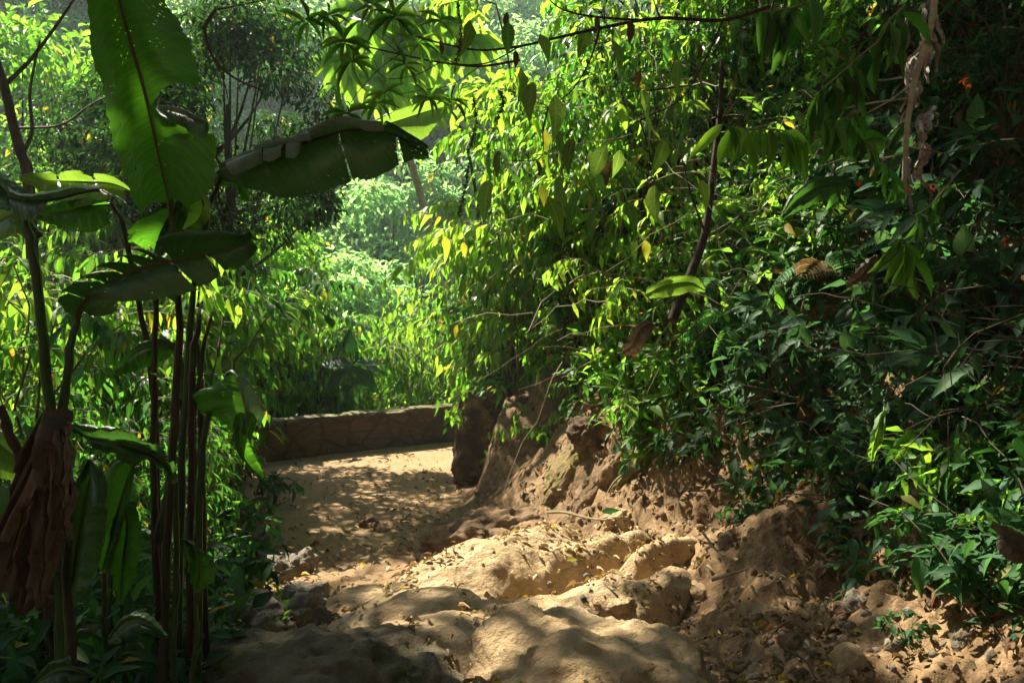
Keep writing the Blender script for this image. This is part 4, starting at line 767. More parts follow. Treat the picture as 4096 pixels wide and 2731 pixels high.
# undergrowth plants of the shaded bank
land = [(640, 400, SD_B, 1.2, 'lit seedling tuft below the dead curled leaf'), (675, 390, SD_B, 1.2, 'seedling tuft with finger leaves above the earth bank'), (700, 420, SD_C, 1.1, 'shaded seedling right above the pale rock ribs'),
        (730, 380, SD_C, 1.3, 'seedling at the foot of the dark slanting trunk'), (760, 340, FERN, 1.1, 'long dark fern arching left of the black hollow'), (720, 320, FERN, 1.1, 'fern with drooping fronds near the dark trunk foot'),
        (775, 410, SD_C, 1.3, 'broad leaved seedling in the middle of the shaded bank'), (800, 360, SD_C, 1.2, 'seedling just left of the ragged fern'), (815, 310, FERND, 1.2, 'ragged grey-brown fern frond hanging over the black hollow'),
        (850, 290, FERN, 1.0, 'fern with serrated fronds above the black hollow'), (840, 400, SD_C, 1.4, 'seedling with hanging leaves under the black hollow'), (880, 430, SD_C, 1.3, 'seedling beside the single spotted leaf'),
        (920, 350, SD_C, 1.5, 'large leaved seedling right of the black hollow'), (960, 300, SD_C, 1.5, 'seedling with a star of long leaves, high on the dark slope'), (1000, 360, SD_C, 1.5, 'seedling with heart leaves at the frame edge'),
        (950, 400, SD_C, 1.4, 'holed large leaves above the sunlit clump'), (1000, 440, SD_C, 1.3, 'shady seedling behind the sunlit clump'), (905, 470, SD_C, 1.0, 'seedling between the sunlit clump and the spotted leaf'),
        (870, 490, SD_D, 1.1, 'dark seedling at the lip of the bare bank'), (820, 470, SD_C, .9, 'seedling over the grey stone at the lip'), (770, 460, SD_D, 1.0, 'low seedling left of the grey stone at the lip'),
        (730, 450, SD_D, 1.1, 'dark little fern-like plant at the left end of the lip'), (690, 460, SD_D, .8, 'small plant on the lit edge of the bank'), (940, 500, SD_B, .95, 'sunlit clump of pale green leaves, upper one'),
        (975, 520, SD_B, 1.0, 'sunlit clump of pale green leaves, biggest at the frame edge'), (925, 540, SD_B, .75, 'sunlit spray of leaves hanging lowest of the pale clumps'), (1005, 560, SD_B, .9, 'sunlit clump beside the curled whitish leaf'),
        (990, 610, SD_C, .7, 'dark leaves under the curled whitish leaf'), (905, 640, SD_D, .35, 'tiny plant on the orange earth'), (850, 520, SD_D, .6, 'tiny plant hanging over the bare bank'),
        (890, 200, SD_C, 1.6, 'seedlings at the foot of the dry sheaths'), (940, 240, SD_C, 1.6, 'seedlings by the red flowers'), (1000, 220, SD_C, 1.5, 'seedlings at the frame edge by the red flowers'), (860, 240, SD_D, 1.5, 'dark seedling under the glossy spotted leaf'),
        (540, 440, SD_B, .6, 'little vine hanging down the face of the pointed boulder'), (478, 470, SD_B, .45, 'tiny creeper at the foot of the squared boulder'), (275, 505, SD_C, .9, 'small plant leaning over the path edge'), (245, 560, SD_C, 1.1, 'low leaves over the edging stones'), (235, 600, SD_D, 1.0, 'dim low plant beside the flat black stone'),
        (222, 540, SD_C, 1.1, 'leafy herb in the shade by the reddish striped stem'), (245, 480, SD_B, 1.0, 'herb at the near foot of the wall')]
for k, (px, py, pr, s, lb) in enumerate(land):
    b_ = base(px, py); pt = 'fern' if pr in (FERN, FERND) else 'seedling'
    put(cyc(pr, k), b_, k * 2.1, s, lb, pt, 'small plants of the bank and path edge', (-.3, -.2) if px > 400 else (0, 0))

# ------------------------------------------------------------------ ground cover, litter and twigs: nobody could count them
def polar(n, a0, a1, r0, r1, seed):
    g = np.random.default_rng(seed); a = np.radians(g.uniform(a0, a1, n)); r = np.exp(g.uniform(math.log(r0), math.log(r1), n)); return np.sin(a) * r, np.cos(a) * r, g
def normal(x, y, e=.08):
    zx = (terr(x + e, y) - terr(x - e, y)) / (2 * e); zy = (terr(x, y + e) - terr(x, y - e)) / (2 * e); return unit(np.stack([-zx, -zy, np.ones_like(x)], 1))
def cover(name, label, n, a0, a1, r0, r1, seed, tm, L, W, mat, cond, lift=.3, flat=False, cat=None):
    x, y, g = polar(n, a0, a1, r0, r1, seed); k = cond(x, y, g); x, y = x[k], y[k]; z = surf(x, y); nn = normal(x, y); m_ = len(x)
    P = np.stack([x, y, z], 1) + nn * (g.uniform(0, 1, (m_, 1)) ** 1.5 * lift + .012)
    if flat:
        D = np.cross(nn, g.normal(0, 1, (m_, 3))); NN = nn + g.normal(0, .25, (m_, 3)); D += nn * g.uniform(0, .3, (m_, 1))
    else:
        D = unit(g.normal(0, 1, (m_, 3))) * .8 + nn * .35 + [0, 0, -.45]; NN = nn * .7 + [0, 0, .6] + g.normal(0, .35, (m_, 3))
    mb = MB(); R = np.hypot(x, y); leaves(mb, tm, P, D, NN, L * np.clip(np.exp(g.normal(-.15, .38, m_)), .3, 1.5) * np.clip(R / 5, .8, 3) ** .45, W * g.uniform(.75, 1.25, m_))
    return tag(mb.build(name, M[mat]), label, None, None, 'stuff')
dF = lambda x, y: x - np.interp(y, *XF)
dL = lambda x, y: np.interp(y, *XL) - x
ns = lambda x, y, s=1.3, q=3: fbm(np.stack([x * s, y * s, 0 * x], 1), 3, q)
lip = lambda x, y: np.interp(y, [0, 4, 5.5, 7, 9, 11, 12], [.98, 1.05, 1.2, 1.65, 2.15, 1.3, .3])
hill = lambda dens: (lambda x, y, g: (dF(x, y) > lip(x, y) + .25 * ns(x, y)) & (g.uniform(0, 1, len(x)) < dens * (.55 + .9 * (ns(x, y, 2.2, 8) > -.15))))
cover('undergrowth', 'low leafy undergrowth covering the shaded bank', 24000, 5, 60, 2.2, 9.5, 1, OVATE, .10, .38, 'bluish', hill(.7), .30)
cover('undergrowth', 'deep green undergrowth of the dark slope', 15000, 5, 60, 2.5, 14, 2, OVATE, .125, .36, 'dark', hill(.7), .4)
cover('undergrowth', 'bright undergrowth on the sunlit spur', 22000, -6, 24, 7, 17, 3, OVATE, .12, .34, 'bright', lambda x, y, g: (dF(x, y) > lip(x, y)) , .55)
cover('undergrowth', 'dim low plants below the broad-leaved stems', 9000, -60, -9, 3.0, 6.8, 14, OVATE, .12, .38, 'dark', lambda x, y, g: (dL(x, y) > .25 + .25 * ns(x, y)), .45)  # darker leaf colour stands in for the shade below the stems
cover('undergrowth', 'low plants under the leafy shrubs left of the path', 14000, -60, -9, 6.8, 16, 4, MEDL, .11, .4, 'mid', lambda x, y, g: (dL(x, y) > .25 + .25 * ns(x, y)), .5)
cover('leaf_litter', 'dry brown leaves lying on the bank', 17000, -3, 60, 2.2, 13, 5, CURL, .055, .6, 'brownleaf', lambda x, y, g: (dF(x, y) > .5 + .3 * ns(x, y)) & (g.uniform(0, 1, len(x)) < .22 + .78 * (dF(x, y) > lip(x, y) * .8)), .03, True)
cover('leaf_litter', 'tan fallen leaves along the path and its edges', 13000, -30, 24, 3, 15, 6, CURL, .042, .5, 'litter', lambda x, y, g: (dL(x, y) > -3) & (dF(x, y) < 1.6) & (g.uniform(0, 1, len(x)) < .10 + .5 * (ns(x, y, 1.7, 12) > .25) + .6 * (np.abs(dL(x, y)) < .35) + .35 * (np.abs(dF(x, y)) < .3)), .012, True)
cover('leaf_litter', 'pale curled leaves drifted between the sunlit rocks and along the path', 5200, -22, 22, 3.4, 13, 7, CURL, .042, .5, 'litterpale', lambda x, y, g: (g.uniform(0, 1, len(x)) < .12 + .8 * ((np.abs(x - .5) < .55) & (np.abs(y - 5.9) < .8))) & (dF(x, y) < 1.4) & (dL(x, y) < .2), .015, True)
cover('ground_cover', 'green weeds along the outer edge of the path', 5000, -40, -8, 4, 12, 9, MEDL, .06, .45, 'mid', lambda x, y, g: (np.abs(dL(x, y) - .35) < .35), .12)
# pebbles and crumbs of earth
bm = bmesh.new(); bmesh.ops.create_icosphere(bm, subdivisions=1, radius=1); PV = np.array([v.co[:] for v in bm.verts]); PF = np.array([[v.index for v in f.verts] for f in bm.faces]); bm.free()
def pebbles(n, seed, label, size, mat, cond, a0=-20, a1=50, r0=2.4, r1=9):
    x, y, g = polar(n, a0, a1, r0, r1, seed); k = cond(x, y, g); x, y = x[k], y[k]; m_ = len(x); z = surf(x, y)
    s = size * np.exp(g.normal(0, .5, (m_, 1, 1))); V = PV[None] * (1 + g.normal(0, .16, (m_, len(PV), 1))) * g.uniform(.6, 1.2, (m_, 1, 3)) * s + np.stack([x, y, z], 1)[:, None]
    mb = MB(); mb.add(V.reshape(-1, 3), t=(PF[None] + (np.arange(m_) * len(PV))[:, None, None]).reshape(-1, 3)); return tag(mb.build('gravel', M[mat]), label, None, None, 'stuff')
pebbles(6000, 1, 'crumbs of orange earth on the cut bank', .011, 'soilrock', lambda x, y, g: (dF(x, y) > -.1) & (dF(x, y) < 1.7))
pebbles(900, 2, 'small stones scattered over the bank and path edge', .018, 'greyrock', lambda x, y, g: (dF(x, y) > -.35) & (dF(x, y) < 1.5))
# tangle of dead twigs
def tangle(n, seed, label, mat, a0, a1, r0, r1, cond, ln, lift):
    x, y, g = polar(n, a0, a1, r0, r1, seed); k = cond(x, y, g); x, y = x[k], y[k]; nn = normal(x, y); P = np.stack([x, y, terr(x, y)], 1); mb = MB()
    for p, q in zip(P, nn):
        l = ln * g.uniform(.4, 1.3); d0 = unit((g.normal(0, 1, 3) * [1, 1, .6] + q * .5)[None])[0]; s = p + q * g.uniform(0, lift)
        T = s + d0 * np.linspace(0, l, 7)[:, None] + np.cumsum(g.normal(0, l * .03, (7, 3)), 0) + np.array([0, 0, -1.]) * (np.linspace(0, 1, 7)[:, None] ** 2) * l * g.uniform(0, .4)
        mb.tube(T, np.linspace(1, .5, 7) * g.uniform(.0025, .006) * (p[1] / 6) ** .5, 3, False)
    return tag(mb.build('dead_twigs', M[mat]), label, None, None, 'stuff')
hl = lambda x, y, g: dF(x, y) > lip(x, y) + .1
tangle(650, 1, 'dark dead twigs tangled over the bank', 'twig', 5, 50, 3, 11, hl, 1.1, 1.1)
tangle(380, 2, 'pale dead twigs and vines among the spur shrubs', 'paletwig', -4, 24, 7, 13, hl, 1.1, 1.8)
tangle(300, 3, 'dry stalks behind the broad-leaved plants', 'twig', -42, -16, 6, 11, lambda x, y, g: dL(x, y) > 1.0, .9, 1.8)

# ------------------------------------------------------------------ named single things on the bank
def branch_thing(name, pts, r0, r1, mat, label, cat, twigs=(), group=None):
    rt = empty(name, at(*pts[0]), label, cat, group); m_ = MB(); m_.tube(spline([at(*p) for p in pts], 30), np.linspace(r0, r1, 30), 7); link_part(m_.build('stem', M[mat]), rt)
    for tw in twigs:
        m_ = MB(); m_.tube(spline([at(*p) for p in tw[0]], 14), np.linspace(tw[1], tw[1] * .4, 14), 5); link_part(m_.build('side_branch', M[mat]), rt)
    return rt
def add_leaves(rt, items, mat, tm=LANCE, W=.26, name='foliage', seed=0):
    """items: (px, py, Y, [dx, dy, dz] direction, length)"""
    g = np.random.default_rng(seed); mb = MB(); P = np.array([at(*i[:3]) for i in items]); D = np.array([i[3] for i in items], float); L = np.array([i[4] for i in items])
    n = len(items); leaves(mb, tm, P, D, np.tile([0, -.5, 1.], (n, 1)) + g.normal(0, .3, (n, 3)), L, np.full(n, W)); o = mb.build(name, M[mat]); return link_part(o, rt)
# slanting dark trunk
branch_thing('sapling', [(722, 60, 6.6), (720, 110, 6.5), (712, 180, 6.4), (704, 235, 6.3), (690, 275, 6.2), (672, 320, 6.1)], .018, .042, 'bark', 'dark bare slanting trunk crossing the middle of the bank', 'tree', [([(712, 170, 6.4), (735, 130, 6.5), (760, 90, 6.6)], .012), ([(704, 230, 6.3), (690, 190, 6.3), (680, 150, 6.4)], .010), ([(718, 120, 6.5), (700, 80, 6.5), (690, 40, 6.6)], .010)])
# whitish vine and its side shoots
branch_thing('vine', [(936, -10, 3.1), (930, 30, 3.1), (916, 75, 3.1), (908, 120, 3.1), (905, 165, 3.12), (904, 200, 3.15)], .013, .009, 'palebark', 'whitish vine stem hanging straight down before the dry sheaths', 'vine',
    [([(916, 75, 3.3), (880, 80, 3.2), (845, 78, 3.1), (822, 74, 3.1)], .005), ([(914, 82, 3.3), (890, 100, 3.2), (858, 118, 3.15)], .005), ([(905, 152, 3.3), (880, 158, 3.2), (850, 150, 3.1), (818, 138, 3.05)], .004), ([(907, 98, 3.3), (870, 103, 3.2), (835, 110, 3.1), (800, 118, 3.0), (755, 127, 2.95)], .005)])
# hanging dry sheaths
rt = empty('dry_sheath', at(925, 10, 4.0), 'column of withered pinkish grey leaf sheaths hanging beside the whitish vine', 'dead leaves'); g = np.random.default_rng(5)
for k in range(24):
    y0 = -20 + k * 8.5 + g.uniform(-4, 4); x0 = 922 + g.uniform(-14, 14) - (k * .25); ln = g.uniform(22, 50); dx = g.uniform(-9, 9); wd = g.uniform(2.2, 5.2)
    mb = MB(); t_ = np.linspace(0, 1, 9); S = np.stack([at(x0 + dx * q + 3 * math.sin(q * 5 + k), y0 + ln * q, 3.85 + g.uniform(-.01, .01) + .12 * math.sin(k + q * 2)) for q in t_])
    wv = np.linspace(-1, 1, 5); W_ = wd / F * 3.9 * np.sin(np.pi * (.12 + .8 * t_)) ** .6; a = g.uniform(-.8, .8)
    Pq = S[:, None] + (wv[None, :, None] * W_[:, None, None]) * np.array([math.cos(a), math.sin(a), 0]) + (np.abs(wv)[None, :, None] * W_[:, None, None]) * np.array([0, -.8, 0]) + g.normal(0, .003, (9, 5, 3)); mb.grid(Pq, np.stack([np.tile(wv * .5 + .5, (9, 1)), np.tile(t_[:, None], (1, 5))], -1)); link_part(mb.build('sheath', None or M.setdefault('sheath', bladem('sheath_fibre', (.34, .29, .245), (.18, .13, .1), .1, .85, False, .1))), rt)
# long branch over the top with big leaves
rt = branch_thing('overhanging_branch', [(770, 6, 3.6), (723, 20, 3.6), (660, 18, 3.55), (600, 28, 3.5), (555, 38, 3.5), (520, 46, 3.5), (480, 50, 3.5), (445, 44, 3.5), (415, 36, 3.5)], .009, .003, 'bark', 'long thin dark branch reaching across the top with hanging veined leaves', 'branch',
    [([(640, 20, 3.55), (590, 16, 3.5), (560, 8, 3.5), (540, -10, 3.5)], .006), ([(520, 46, 3.5), (490, 62, 3.45), (460, 64, 3.45), (440, 56, 3.4)], .004), ([(600, 28, 3.5), (590, 60, 3.5), (572, 90, 3.5), (548, 108, 3.5)], .005), ([(548, 108, 3.5), (543, 130, 3.5), (540, 158, 3.5), (505, 160, 3.5)], .004),
     ([(660, 18, 3.55), (650, -10, 3.5)], .005), ([(723, 20, 3.6), (705, 60, 3.6), (680, 100, 3.6), (640, 120, 3.55), (600, 150, 3.5)], .005), ([(690, 85, 3.6), (650, 90, 3.5), (610, 92, 3.5)], .004), ([(640, 120, 3.55), (650, 160, 3.5), (640, 210, 3.5)], .004)])
g = np.random.default_rng(11); it = []
for px, py, L in [(508, 22, .17), (540, 34, .16), (520, 66, .2), (533, 82, .18), (561, 130, .16), (490, 180, .22), (555, 95, .2), (588, 30, .15), (613, 40, .2), (500, 150, .16), (573, 138, .17), (590, 150, .16), (548, 196, .2), (606, 145, .18), (620, 150, .15), (645, 110, .2), (665, 140, .18), (600, 205, .22), (580, 190, .2), (700, 180, .16), (640, 90, .2), (680, 60, .18), (470, 20, .16), (560, 175, .2), (625, 200, .2), (655, 185, .17)]:
    it.append((px, py, 3.45 + g.uniform(-.1, .1), (g.uniform(-.5, .5), g.uniform(-.3, .3), -1.0), L * g.uniform(.75, 1.0)))
add_leaves(rt, it, 'spotted', OVATE, .46)
it = [(px, py, 3.45, (g.uniform(-.4, .4), 0, -1), g.uniform(.06, .12)) for px, py in [(440, 40), (507, 12), (536, 160), (640, 70), (612, 160), (596, 16), (700, 45), (515, 50), (655, 180), (630, 20)]]
for i_ in it: add_leaves(rt, [i_], 'brownleaf', MEDL, .4, 'dead_leaf')
# black seed spikes
for k, (px, y0, y1) in enumerate([(458, 0, 72), (473, 95, 150), (462, 165, 215), (500, 90, 120)]):
    mb = MB(); S = spline([at(px + (6 if k == 2 else 0), y0, 4.2), at(px + 3, (y0 + y1) / 2, 4.2), at(px - 4, y1, 4.2)], 30); mb.tube(S, .003, 4, False); n_ = 110; i_ = g.integers(0, 30, n_); D = g.normal(0, 1, (n_, 3)); D[:, 2] -= .3
    leaves(mb, TINY, S[i_], D, rnd(n_), np.full(n_, .022), .4); tag(mb.build('seed_spike', M['twig']), ['black dried seed spike hanging from the top edge', 'black seed spike hanging level with the tip of the pale torn leaf', 'curved black seed spike lying just right of the drooped leaf tip', 'short seed spike under the veined leaves'][k], 'seed spike', 'black seed spikes')
# whorled shrub branch
rt = branch_thing('whorled_branch', [(520, 60, 4.2), (480, 66, 4.2), (440, 62, 4.15), (400, 54, 4.1), (360, 45, 4.1), (330, 38, 4.1)], .007, .003, 'twig', 'branch carrying stars of narrow leaves against the bright far foliage', 'branch',
    [([(440, 62, 4.15), (415, 75, 4.1), (385, 78, 4.1), (374, 60, 4.1)], .003), ([(480, 66, 4.2), (450, 85, 4.15), (420, 90, 4.1), (395, 95, 4.1)], .003), ([(400, 54, 4.1), (380, 68, 4.1), (358, 92, 4.05), (345, 112, 4.0)], .003), ([(400, 54, 4.1), (392, 30, 4.1), (396, 8, 4.1)], .003), ([(400, 54, 4.1), (372, 30, 4.1), (350, 5, 4.1)], .003)])
it = []
for px, py, n_, L in [(306, 21, 8, .15), (345, 42, 10, .19), (396, 18, 11, .19), (352, 62, 9, .17), (347, 114, 10, .19), (378, 104, 9, .15), (428, 98, 10, .15), (372, 5, 8, .16), (420, 44, 8, .15), (405, 66, 8, .12), (330, 14, 8, .14), (452, 100, 8, .12), (385, 92, 7, .12), (440, 20, 8, .14)]:
    for k in range(n_):
        a = k / n_ * 6.283 + g.uniform(-.2, .2); it.append((px + g.uniform(-2, 2), py + g.uniform(-2, 2), 4.1, (math.cos(a), g.uniform(-.5, .5), math.sin(a) * .8 - .2), L * g.uniform(.6, .95)))
add_leaves(rt, it, 'bright', LANCE, .13)
# hanging lanceolate sprays over the shaded bank
for k, (pts, lb, n_, L) in enumerate([([(818, 138, 3.05), (780, 130, 3.0), (745, 128, 2.95), (722, 124, 2.9)], 'pale shoot with narrow drooping leaves, lower left of the vine', 26, .16), ([(880, 40, 3.0), (855, 60, 2.95), (835, 78, 2.9), (815, 95, 2.9)], 'spray of broad hanging leaves left of the vine, upper one', 20, .2),
                                      ([(830, -10, 3.0), (800, 5, 2.95), (778, 10, 2.9), (762, 12, 2.9)], 'spray of very long hanging leaves at the top edge', 16, .22), ([(905, 200, 3.2), (890, 170, 3.1), (868, 148, 3.0), (858, 132, 2.95)], 'shoot crossing below the glossy spotted leaf', 16, .12),
                                      ([(912, 268, 3.0), (905, 245, 2.95), (898, 240, 2.9)], 'star of hanging leaves over the ragged fern', 12, .17), ([(960, 170, 3.4), (930, 205, 3.3), (915, 215, 3.25)], 'leafy shoot at the foot of the vine', 16, .13),
                                      ([(905, 5, 3.1), (890, 20, 3.0), (880, 40, 3.0)], 'dark leaf spray crossing the top of the dry sheaths', 12, .18), ([(860, 110, 3.1), (840, 120, 3.0), (822, 118, 2.95)], 'hanging leaves below the broad ones left of the vine', 14, .15)]):
    rt = branch_thing('leafy_shoot', pts, .004, .002, 'paletwig', lb, 'shoot', (), 'drooping shoots before the dark bank'); S = spline([at(*p) for p in pts], 20); mb = MB(); i_ = np.linspace(3, 19, n_).astype(int)
    D = np.stack([g.normal(0, .45, n_), g.normal(0, .4, n_), -np.ones(n_)], 1); leaves(mb, LANCE, S[i_], D, np.stack([g.normal(0, .6, n_), -np.ones(n_), np.full(n_, .5)], 1), L * g.uniform(.6, 1.1, n_), np.full(n_, .25)); link_part(mb.build('foliage', M['bright' if k in (0, 4) else 'mid']), rt)
# large glossy leaves on the bank
def big_leaf(label, spine, L_, R_e, mat='blade', st=None):
    rt = empty('glossy_leaf_plant', at(*spine[0]), label, 'plant', 'single large leaves on the bank'); blade(rt, spine, [(0, 1, L_, .02), (0, 1, R_e, .02)], M[mat], 'rib', .004, seed=len(label))
    if st: stalk(rt, st, .004, .006)
big_leaf('broad pale-spotted glossy leaf left of the vine', [(833, 152, 4.0), (855, 143, 3.95), (872, 138, 3.95), (886, 140, 4)], [(836, 142, 3.9), (855, 128, 3.85), (875, 130, 3.9), (887, 139, 4)], [(836, 160, 4.0), (858, 162, 3.95), (878, 156, 3.95), (887, 142, 4)], 'blade', [(833, 152, 4), (845, 200, 4.1)])
big_leaf('long spotted leaf arching down above the cool fern', [(850, 180, 4.0), (820, 186, 3.95), (797, 200, 3.9), (780, 218, 3.9)], [(845, 176, 4.0), (815, 178, 3.9), (792, 194, 3.88), (779, 217, 3.9)], [(850, 186, 4.0), (826, 198, 3.95), (806, 208, 3.9), (781, 219, 3.9)], 'blade2')
big_leaf('narrow upright spotted leaf beside the vine foot', [(888, 162, 3.8), (890, 145, 3.75), (898, 130, 3.75), (905, 124, 3.8)], [(884, 160, 3.8), (884, 145, 3.72), (894, 128, 3.72), (904, 123, 3.8)], [(890, 162, 3.8), (896, 150, 3.74), (904, 134, 3.75), (906, 125, 3.8)], 'blade2')
big_leaf('pale spotted leaf lying beside the dark slanting trunk', [(645, 295, 6.0), (665, 285, 5.95), (690, 282, 5.95), (705, 290, 6)], [(647, 288, 5.95), (668, 276, 5.9), (695, 276, 5.9), (705, 288, 6)], [(650, 299, 6.0), (670, 296, 5.95), (692, 292, 5.95), (705, 292, 6)], 'bladelime')
big_leaf('single hanging yellow-spotted leaf at mid height of the shaded bank', [(884, 408, 3.6), (879, 425, 3.55), (873, 445, 3.55), (869, 462, 3.6)], [(880, 412, 3.58), (871, 430, 3.53), (869, 450, 3.54), (868, 462, 3.6)], [(886, 412, 3.58), (885, 430, 3.53), (879, 450, 3.54), (871, 462, 3.6)], 'bladelime', [(884, 408, 3.6), (887, 390, 3.65)])
big_leaf('orange-brown dead leaf hanging folded over the ferns', [(874, 256, 3.4), (868, 266, 3.38), (858, 278, 3.38), (846, 286, 3.4)], [(872, 256, 3.4), (862, 264, 3.36), (850, 276, 3.36), (844, 286, 3.4)], [(877, 258, 3.4), (876, 270, 3.36), (864, 280, 3.36), (848, 287, 3.4)], 'deadblade')
big_leaf('curled whitish withered leaf caught in the sunlit clump', [(990, 525, 2.7), (1002, 535, 2.68), (1015, 545, 2.68), (1030, 555, 2.7)], [(988, 520, 2.68), (1005, 526, 2.62), (1018, 530, 2.62), (1034, 540, 2.66)], [(1000, 530, 2.72), (998, 548, 2.66), (1010, 560, 2.66), (1030, 562, 2.7)], 'deadblade')
big_leaf('dead curled brown frond in the sun below the dark trunk foot', [(652, 322, 6.0), (640, 330, 5.95), (632, 345, 5.95), (622, 352, 6)], [(648, 320, 5.95), (634, 326, 5.9), (626, 342, 5.9), (621, 350, 6)], [(655, 328, 6), (646, 340, 5.95), (640, 352, 5.95), (624, 356, 6)], 'deadblade')
# pale torn banana leaf beyond
rt = empty('banana_plant', (at(490, 200, 12.4)[0], 12.4, gz(at(490, 200, 12.4)[0], 12.4)), 'plant beyond the drooped leaf tip with a pale sunlit banana leaf', 'plant')
blade(rt, [(444, 107, 11.6), (425, 112, 11.5), (400, 120, 11.4), (375, 128, 11.4), (358, 135, 11.5)], [(0, 1, [(444, 98, 11.5), (430, 100, 11.4), (405, 106, 11.3), (385, 114, 11.3), (360, 128, 11.4)], .05), (0, .7, [(450, 112, 11.5), (436, 125, 11.4), (425, 138, 11.35), (405, 142, 11.35), (392, 132, 11.35)], .05)], M['bladelime'], 'rib', .012, seed=40)
stalk(rt, [(444, 107, 11.6), (456, 118, 11.8), (470, 160, 12), (482, 240, 12.2), (490, 330, 12.4)], .014, .035)
for k, (pts, lb) in enumerate([([(462, 385, 10.6), (458, 402, 10.5), (452, 420, 10.5)], 'leafy strand hanging off the left edge of the squared boulder'), ([(500, 385, 10.5), (508, 405, 10.4), (514, 425, 10.3), (505, 445, 10.3)], 'leafy vine hanging between the two bend boulders'),
                              ([(520, 400, 9.6), (508, 425, 9.6), (494, 440, 9.7), (482, 470, 10.2)], 'thin vine crossing the face of the squared boulder down to its foot'), ([(548, 425, 9.3), (550, 445, 9.2), (552, 462, 9.2)], 'little leafy vine over the pointed boulder'),
                              ([(570, 395, 9), (563, 408, 8.9), (560, 420, 8.9)], 'drooping sprig above the lichen slab')]):
    rt = branch_thing('hanging_vine', pts, .006, .003, 'twig', lb, 'vine', (), 'vines over the bend boulders'); S = spline([at(*p) for p in pts], 20); mb = MB(); n_ = 26; i_ = g.integers(0, 20, n_)
    D = np.stack([g.normal(0, .6, n_), g.normal(-.3, .3, n_), -np.ones(n_)], 1); leaves(mb, OVATE, S[i_] + g.normal(0, .05, (n_, 3)), D, np.stack([g.normal(0, .6, n_), -np.ones(n_), np.full(n_, .6)], 1), .13 * g.uniform(.6, 1.2, n_), np.full(n_, .4)); link_part(mb.build('foliage', M['bright']), rt)
# orchid-red flowers
for k, (px, py) in enumerate([(967, 85), (963, 80), (872, 170), (856, 184), (905, 190), (930, 188), (1003, 240), (633, 355)]):
    Y = 3.4 if px > 700 else 6.0; mb = MB(); p = at(px, py, Y); D = rnd(5) * .5 + [.6, -.3, -.3]
    leaves(mb, MEDL, np.tile(p, (5, 1)), D, rnd(5), np.full(5, .024 if Y < 5 else .035), .28); sm_ = mb.build('red_flower', M['red'])
    tag(sm_, ['red tubular flower high on the dark slope, right of the vine', 'second red flower in the same spot high on the dark slope', 'red flower just above the tip of the long spotted leaf', 'red flower left of the vine foot', 'red flower touching the vine foot', 'red flower among seedlings right of the vine foot', 'red bud at the frame edge in the seedlings', 'tiny red flower below the dead curled frond'][k], 'flower', 'red tubular flowers')
# slender ringed trunk with palmate crown beyond the wall
rt = empty('cecropia', (at(455, 400, 15.5)[0], 15.5, gz(at(455, 400, 15.5)[0], 15.5)), 'slender pale ringed tree with great fingered leaves glowing at its top', 'tree')
mb = MB(); mb.tube(spline([at(x, y, 15.5) for x, y in [(378, 20), (383, 50), (390, 100), (402, 140), (415, 175), (428, 226), (436, 270), (446, 320), (454, 370), (460, 430)]], 60), np.linspace(.05, .11, 60) * (1 + .06 * (np.arange(60) % 3 == 0)), 8); link_part(mb.build('trunk', M['palebark']), rt)
def palmate(c, R, up, g, lobes=11):
    mb = MB(); up = unit(np.array([up], float))[0]; a = unit(np.cross(up, [0, 1, .1])[None])[0]; b = np.cross(up, a); th_ = (np.arange(lobes) / lobes) * 5.6 + g.uniform(0, 1); D = np.cos(th_)[:, None] * a + np.sin(th_)[:, None] * b
    leaves(mb, LANCE, np.tile(c, (lobes, 1)), D - .15 * up, np.tile(up, (lobes, 1)), .9 * R * g.uniform(.85, 1.05, lobes), np.full(lobes, .40)); return mb
for k, (px, py, R) in enumerate([(352, 30, .8), (375, 25, .9), (400, 45, .85), (350, 75, .8), (385, 85, .75), (420, 70, .8), (365, 5, .8), (420, 20, .8), (440, 50, .7), (340, 55, .7), (405, 110, .55), (445, 15, .8), (470, 40, .8), (430, 105, .6)]):
    c = at(px, py, 14.2 + g.uniform(-.6, .6)); o = palmate(c, R, (g.uniform(-.4, .4), -1 + g.uniform(-.3, .3), .45), g).build('palmate_leaf', M['lime']); link_part(o, rt)
    mb = MB(); mb.tube(spline([at(382, 45, 15.5), (at(382, 45, 15.5) + c) / 2 + [0, 0, .15], c], 8), .012, 4, False); st_ = mb.build('leaf_stalk', M['rib']); st_.parent = o
# dark broad seedling just beyond the wall
rt = empty('broadleaf_sapling', (at(354, 430, 14.4)[0], 14.6, gz(at(354, 430, 14.4)[0], 14.6)), 'young plant with big dark oval leaves standing up behind the wall', 'plant')
mb = MB(); mb.tube([at(354, 420, 14.4), at(352, 380, 14.4), at(350, 345, 14.4)], .012, 5); link_part(mb.build('stem', M['twig']), rt)
add_leaves(rt, [(350, 352, 14.3, (-.05, 0, 1), .42), (352, 366, 14.3, (-1, 0, .25), .62), (352, 366, 14.3, (1, 0, .25), .6), (350, 368, 14.2, (-.9, -.2, -.6), .62), (352, 364, 14.2, (.7, -.3, -.8), .7), (352, 385, 14.2, (.5, -.3, -1), .5), (352, 385, 14.2, (-.6, -.3, -.7), .5), (352, 364, 14.5, (.9, .3, -.1), .6)], 'dark', OVATE, .62)

